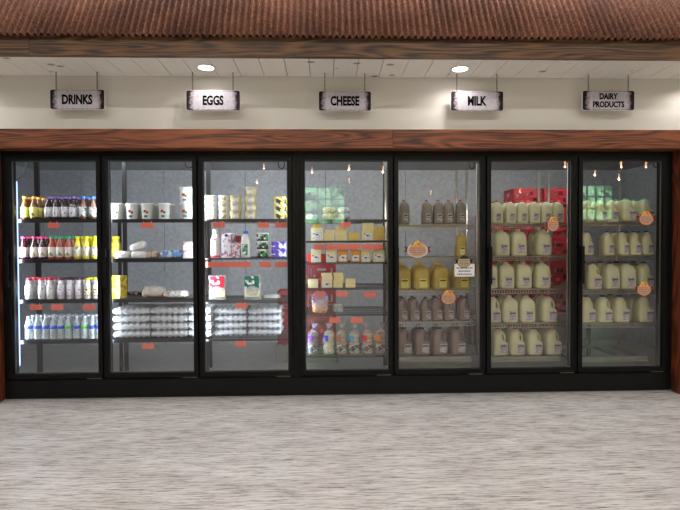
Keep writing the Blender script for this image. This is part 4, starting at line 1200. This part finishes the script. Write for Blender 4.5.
KINDS = {
 'gal_red': (jug(GW, GH, CREAM, CAPR, ML, 'gr'), GW, 'cream milk gallon with red cap'),
 'gal_plain': (jug(GW, GH, CREAM, mat('cap_clearish', (206, 190, 170), .4), ML, 'gp', True), GW, 'cream milk gallon, handle hidden'),
 'half_plain': (jug(.102, .205, CREAM, CAPR, ML, 'hp', True), .102, 'cream half gallon, handle hidden'),
 'gal_bluet': (jug(GW, GH, CREAM2, CAPB, ML, 'gbt', True), GW, 'turned milk gallon with blue cap'),
 'half_red': (jug(.102, .205, CREAM, CAPR, ML, 'hr'), .102, 'cream half gallon with red cap'),
 'half_green': (jug(.102, .205, CREAM, CAPG, ML, 'hg'), .102, 'half gallon with green cap'),
 'gal_green': (jug(GW, .215, CREAM2, CAPG, ML, 'gg'), GW, 'milk gallon with green cap'),
 'half_blue': (jug(.108, .22, CREAM, CAPB, ML, 'hb'), .108, 'half gallon with blue cap'),
 'gal_blue': (jug(GW, GH, CREAM, CAPB, ML, 'gb'), GW, 'milk gallon with blue cap'),
 'half_grey': (jug(.096, .222, GREYB, CAPR, CLB, 'hy', True), .096, 'greyish half gallon with red cap'),
 'half_choc': (jug(.1, .215, CHOC, CAPD, CLB, 'hc'), .1, 'brown chocolate milk half gallon'),
 'gal_choc': (jug(.145, .245, CHOC, CAPD, CLB, 'gc'), .145, 'brown chocolate milk gallon'),
 'gal_oj': (jug(.15, .238, OJ, CAPY, OLB, 'go', True), .15, 'yellow drink gallon'),
 'half_oj': (jug(.098, .222, OJ, CAPY, OLB, 'ho', True), .098, 'yellow drink half gallon'),
}
DOORN = ['first', 'second', 'third', 'fourth', 'fifth', 'sixth', 'seventh']
def jugs(i, sh, items, rows=2, Yf=None, grp=None, shw=None):
    cnt = {}
    for it in items:
        px, kind = it[0], it[1]; rws = it[2] if len(it) > 2 else rows
        bld, w, nm = KINDS[kind]
        cnt[kind] = cnt.get(kind, 0) + 1
        yf = (Yf if Yf else YSF + .02)
        p = at(px, 245, yf + w / 2)
        for r in range(rws):
            lb = '%s, %s from handle, %s, %s, %s door' % (nm, ORD[cnt[kind] - 1], ['front row', 'second row', 'third row'][r], shw or SHELF[sh], DOORN[i])
            put(kind, bld, (p.x, yf + w / 2 + r * (w + .008), Z[(i, sh)] + .001), lb, 'jug', grp or 'jugs on the %s of the %s door' % (shw or SHELF[sh], DOORN[i]), random.uniform(-.06, .06))
# fifth door
jugs(4, 1, [(404, 'half_grey'), (426.5, 'half_grey'), (438, 'half_grey'), (448.3, 'half_grey'), (460.3, 'half_grey')], rows=1)
jugs(4, 2, [(460.5, 'half_oj')], rows=1)
jugs(4, 3, [(402, 'gal_oj'), (420.5, 'gal_oj'), (439.5, 'gal_oj'), (461.5, 'gal_oj')])
jugs(4, 4, [(402.3, 'half_choc', 2), (414, 'half_choc', 2), (425.3, 'half_choc', 1), (436.5, 'half_choc', 2), (448, 'half_choc', 2), (463.8, 'half_choc', 2)])
jugs(4, 5, [(403.5, 'gal_choc'), (421.3, 'gal_choc'), (439, 'gal_choc'), (457, 'gal_choc')], shw='base deck')
# sixth door
jugs(5, 1, [(496.3, 'half_plain'), (509.8, 'half_plain'), (521.6, 'half_plain'), (533.4, 'half_plain'), (545.2, 'half_plain'), (556.6, 'half_plain')])
jugs(5, 2, [(500.5, 'gal_plain'), (517.5, 'gal_plain'), (542, 'gal_plain')])
jugs(5, 3, [(488.5, 'gal_plain'), (505.5, 'gal_plain'), (522.5, 'gal_plain'), (541, 'gal_plain')])
jugs(5, 4, [(492, 'gal_red'), (508.8, 'gal_plain'), (526, 'gal_plain'), (547.5, 'gal_red')])
jugs(5, 5, [(498.5, 'gal_red'), (515.7, 'gal_red'), (533.2, 'gal_red'), (552, 'gal_red')], shw='base deck')
# seventh door
jugs(6, 1, [(586.5, 'half_green', 2), (599.5, 'half_green', 2), (611, 'half_green', 1), (625.5, 'gal_green', 2), (643.5, 'gal_green', 2)])
jugs(6, 2, [(586, 'half_blue', 2), (606.6, 'half_blue', 1), (621.5, 'half_blue', 2), (633.8, 'half_blue', 2), (646, 'half_blue', 2)])
jugs(6, 3, [(592, 'gal_blue', 2), (609.5, 'gal_bluet', 2), (626, 'gal_bluet', 2), (643.5, 'gal_blue', 2)])
jugs(6, 4, [(586, 'gal_blue', 2), (602.8, 'gal_blue', 1), (619.5, 'gal_blue', 2), (643.5, 'gal_blue', 2)])

# ---------------------------------------------------------------- price tags hanging from shelf edges
def ptag(w):
    def f():
        t = thing('price_tag')
        bm = bmesh.new(); box(bm, -w / 2, w / 2, -.001, .001, -.05, 0); obj('card', bm, TAG, t)
        for s in (-.3, .3):
            bm = bmesh.new(); tube(bm, [(s * w - .003, 0, -.006), (s * w, 0, .014), (s * w + .003, 0, -.006)], .0014, 5); obj('clip', bm, mat('clip_white', (225, 228, 235), .3), t)
        return t
    return f
TG = [(0, 1, 48, 59, 222.6), (0, 3, 30, 42, 304.5), (0, 3, 51, 63, 304.5), (0, 3, 83, 95, 304.5),
      (1, 1, 141.3, 153.5, 222.5), (1, 4, 142.3, 154, 343.5),
      (2, 1, 213, 225, 222), (2, 1, 257.5, 269, 222.3), (2, 1, 275, 287.5, 222.3),
      (2, 2, 205, 216.2, 261.8), (2, 2, 216.4, 227.6, 261.8), (2, 2, 227.8, 239, 261.8), (2, 2, 239.2, 250.6, 261.8), (2, 2, 259.3, 271, 261.8), (2, 2, 275, 287.5, 261.8),
      (2, 3, 236, 247.2, 301.8), (2, 4, 235.3, 246.5, 341),
      (3, 1, 340.3, 350.8, 221.8), (3, 2, 313.8, 324.5, 244.2), (3, 2, 326, 336, 244.2), (3, 2, 336.2, 347.5, 244.2), (3, 2, 347.7, 359.6, 244.2), (3, 2, 361.7, 372.3, 244.2), (3, 2, 372.5, 383, 244.2),
      (3, 4, 315, 324.5, 291.3), (3, 4, 336.3, 348, 291.3), (3, 4, 364.3, 376.2, 292), (3, 5, 329.2, 340.6, 317.5), (3, 5, 350.8, 363, 317.5)]
cnt = {}
for (i, sh, pa, pb, py) in TG:
    Yt = YSF - .012; p = at((pa + pb) / 2, py, Yt); w = (pb - pa) * mpp(Yt)
    cnt[(i, sh)] = cnt.get((i, sh), 0) + 1
    put('tag', ptag(.098), (p.x, Yt, min(p.z, Z[(i, sh)] - .012)), 'orange-red price tag, %s along, clipped below the %s of the %s door' % (ORD[cnt[(i, sh)] - 1], SHELF[sh], DOORN[i]), 'price tag', 'orange price tags', 0, (w / .098, 1, .95))

# ---------------------------------------------------------------- stickers on the door glass
PEACH = mat('sticker_peach', (196, 160, 132), .5, vary=.06); RIBB = mat('sticker_ribbon', (110, 26, 30), .5)
def sticker(pa, pb, ya, yb, label, kind):
    Yt = -.003; a, b = at(pa, ya, Yt), at(pb, yb, Yt); w, h = b.x - a.x, a.z - b.z
    t = thing('door_sticker', label, 'sticker', ((a.x + b.x) / 2, Yt, (a.z + b.z) / 2), 0, 'stickers on the glass doors')
    rimc = {'peach': (226, 214, 204), 'red': (150, 50, 36), 'black': (24, 20, 18)}[kind]
    def badge(s):
        pts = []
        for k in range(40):
            th = 2 * PI * k / 40; x = math.cos(th); z = math.sin(th)
            r = 1.0
            pts.append((x * w * .36 * s, z * h * .40 * s - h * .08 + (h * .12 * max(0, 1 - abs(x) * 2.2) if z > 0 else 0)))
        return pts
    bm = bmesh.new()
    for s in (-1, 1):
        pts = [(s * w * .3, h * .06), (s * w * .5, h * .14), (s * w * .43, -.02 * h), (s * w * .5, -h * .2), (s * w * .3, -h * .14)]
        prism(bm, pts if s > 0 else pts[::-1], .0008, .0016)
    obj('ribbon', bm, RIBB if kind != 'black' else BLACK, t)
    bm = bmesh.new(); prism(bm, badge(1.06), -.0002, .0008); obj('rim', bm, mat('sticker_rim_' + kind, rimc, .5), t)
    bm = bmesh.new(); prism(bm, badge(.95), -.001, -.0002); obj('badge', bm, PEACH if kind != 'black' else mat('sticker_cream', (190, 166, 130), .5), t)
    bm = bmesh.new()
    pts = [(-w * .22, h * .16)] + [(w * .22 * math.cos(PI - PI * k / 8), h * (.2 + .22 * math.sin(PI * k / 8))) for k in range(9)] + [(w * .22, h * .16)]
    prism(bm, pts, -.0018, -.001)
    obj('emblem', bm, printed('emblem_fire', (226, 130, 40), [(150, 30, 20), (250, 200, 80)], 50) if kind != 'black' else mat('emblem_black', (30, 24, 20), .5), t)
    bm = bmesh.new()
    for r_, (zz, ww) in enumerate(((.04, .26), (-.08, .3), (-.2, .26), (-.3, .16))):
        x = -w * ww; rnd = random.Random(r_)
        while x < w * ww:
            q = w * rnd.uniform(.04, .09); box(bm, x, min(x + q, w * ww), -.0013, -.001, h * zz - h * .022, h * zz + h * .022); x += q + w * .02
    obj('small_print', bm, mat('small_print_ink', (150, 66, 50), .6) if kind != 'black' else mat('small_print_dark', (60, 44, 36), .6), t)
    return t
sticker(404, 431, 240, 257.5, 'peach badge sticker with red ribbon on the fifth door', 'peach')
sticker(545, 561, 215.5, 231.5, 'red rimmed round badge sticker high on the sixth door', 'red')
sticker(636.5, 656, 210, 225.5, 'red rimmed badge sticker high on the seventh door', 'red')
sticker(634.5, 653.5, 281, 296, 'red rimmed badge sticker lower on the seventh door', 'red')
sticker(438.5, 458.5, 289, 304.5, 'small peach badge sticker over the chocolate milk, fifth door', 'red')
sticker(455, 473, 254.5, 267.5, 'black and cream badge sticker above a white notice, fifth door', 'black')
a, b = at(454.5, 264, -.003), at(474.5, 276.5, -.003)
t = thing('paper_notice', 'small white paper notice taped under the black badge, fifth door', 'notice', ((a.x + b.x) / 2, -.0016, (a.z + b.z) / 2)); w, h = b.x - a.x, a.z - b.z
bm = bmesh.new(); box(bm, -w / 2, w / 2, -.0004, .0004, -h / 2, h / 2); obj('sheet', bm, mat('paper_white', (232, 230, 228), .7), t)
bm = bmesh.new()
for r_, ww in enumerate((.4, .3, .36)):
    x = -w * ww; rnd = random.Random(r_ + 9)
    while x < w * ww:
        q = w * rnd.uniform(.04, .08); zz = h * (.18 - .25 * r_); box(bm, x, min(x + q, w * ww), -.0008, -.0004, zz - h * .05, zz + h * .05); x += q + w * .025
obj('small_print', bm, mat('small_print_grey', (80, 70, 90), .6), t)

# cables hanging from the cold room ceiling near the glass
def cable(px, py, w_, h_, label):
    c = at(px, py, .2); bm = bmesh.new(); s = mpp(.2)
    pts = [(-w_ / 2 * s, 0, h_ * s)] + [(w_ / 2 * s * math.cos(PI + PI * k / 8), 0, -h_ * .2 * s + h_ * .5 * s * math.sin(PI + PI * k / 8)) for k in range(9)] + [(w_ / 2 * s, 0, h_ * s)]
    tube(bm, pts, .004, 6); o = obj('hanging_cable', bm, mat('cable_black', (22, 22, 24), .5), None, 0, c); tag(o, label, 'cable', 'cable loops above the doors')
cable(281.5, 163, 6, 8, 'black cable loop hanging inside the third door top')
cable(472, 163, 6, 8, 'black cable loop hanging inside the fifth door top')
cable(656, 162, 5.5, 8, 'black cable loop hanging inside the seventh door top')
cable(189, 163, 7, 7, 'black cable loop hanging inside the second door top')
c = at(26, 170, .3); s = mpp(.3); bm = bmesh.new()
tube(bm, [(0, 0, 12 * s), (0, 0, 2 * s), (-1 * s, 0, -3 * s), (-4 * s, 0, -7 * s), (-8 * s, 0, -9 * s), (-10 * s, 0, -9 * s)], .005, 6)
o = obj('hanging_cable', bm, mat('cable_grey', (70, 74, 80), .5), None, 0, c); tag(o, 'grey cable curving down inside the first door top', 'cable')

# ---------------------------------------------------------------- pendant bulbs in the shop (seen mirrored in the glass)
BULBS = [(264, 165, 7.0), (312, 169, 6.5), (349, 166, 7), (383, 168, 6), (431, 192, 11), (565, 163, 6), (520, 189, 11), (595, 172, 7.5), (621, 163, 6), (646, 164, 6.5), (257, 180, 9), (349, 179, 9), (619, 176, 8)]
def bulb():
    t = thing('pendant_bulb')
    bm = bmesh.new(); lathe(bm, [(.008, -.055), (.014, -.048), (.018, -.032), (.017, -.015), (.012, .02), (.012, .04)], 14); obj('globe', bm, emis('bulb_glow', (255, 176, 110), 12), t)
    bm = bmesh.new(); lathe(bm, [(.016, .04), (.018, .045), (.018, .08), (.008, .09)], 12); obj('socket', bm, BLACK, t)
    bm = bmesh.new(); lathe(bm, [(.003, .09), (.003, 1.0)], 6); obj('cord', bm, BLACK, t)
    return t
for k, (px, py, Yv) in enumerate(BULBS):
    p = vx(px, py, Yv)
    o = put('bulb', bulb, p, 'warm bare pendant bulb hanging in the shop, mirrored in the %s glass' % 'door', 'light', 'pendant bulbs in the shop')
    for c_ in KIDS_OF[o.name]:
        if c_.name.startswith('cord'): c_.scale = (1, 1, 1)
    L_ = bpy.data.lights.new('bulb_lamp', 'POINT'); L_.energy = 10; L_.color = (1, .72, .45); L_.shadow_soft_size = .012
    ol = bpy.data.objects.new('bulb_lamp', L_); COL.objects.link(ol); ol.location = p - Vector((0, 0, .08))

# unseen ceiling panels added for general room light
def panel():
    t = thing('added_ceiling_light')
    bm = bmesh.new(); box(bm, -.65, .65, -.17, .17, -.03, 0); obj('frame', bm, WHITEP, t)
    bm = bmesh.new(); box(bm, -.62, .62, -.14, .14, -.036, -.03); obj('diffuser', bm, emis('fill_panel_glow', (255, 246, 232), 4), t)
    return t
ROWN = ['above the canopy', 'over the camera', 'halfway down the shop', 'at the far end of the shop']
for j, y in enumerate((-.95, -4.4, -8.0, -11.5)):
    for k, x in enumerate((-4.6, -1.55, 1.55, 4.6)):
        put('panel', panel, (x, y, RZ - .001), 'added unseen white ceiling panel light %s, %s of four' % (ROWN[j], ORD[k]), 'light', 'added ceiling panel lights')
        L_ = bpy.data.lights.new('room_fill_lamp', 'AREA'); L_.shape = 'RECTANGLE'; L_.size = 1.2; L_.size_y = .26; L_.energy = (38, 50, 38, 28)[j]; L_.color = (1, .985, .965)
        o = bpy.data.objects.new('room_fill_lamp', L_); COL.objects.link(o); o.location = (x, y, RZ - .042)

# daylight
W = bpy.data.worlds.new('world'); SC.world = W; W.use_nodes = True
nt_ = W.node_tree; bg = nt_.nodes['Background']; sky = nt_.nodes.new('ShaderNodeTexSky'); sky.sky_type = 'NISHITA'; sky.sun_disc = False; sky.sun_elevation = math.radians(50)
nt_.links.new(sky.outputs[0], bg.inputs[0]); bg.inputs[1].default_value = .35
S = bpy.data.lights.new('sun', 'SUN'); S.energy = 60; S.angle = .01
o = bpy.data.objects.new('sun', S); COL.objects.link(o); o.rotation_euler = Vector((-.75, -.5, -.5)).to_track_quat('-Z', 'Y').to_euler()

SC.view_settings.view_transform = 'Standard'; SC.view_settings.look = 'None'; SC.view_settings.gamma = 1; SC.view_settings.exposure = 0
SC.view_settings.use_curve_mapping = False
SC.cycles.use_denoising = True
SC.cycles.max_bounces = 10; SC.cycles.transparent_max_bounces = 32
SC.cycles.sample_clamp_indirect = 4
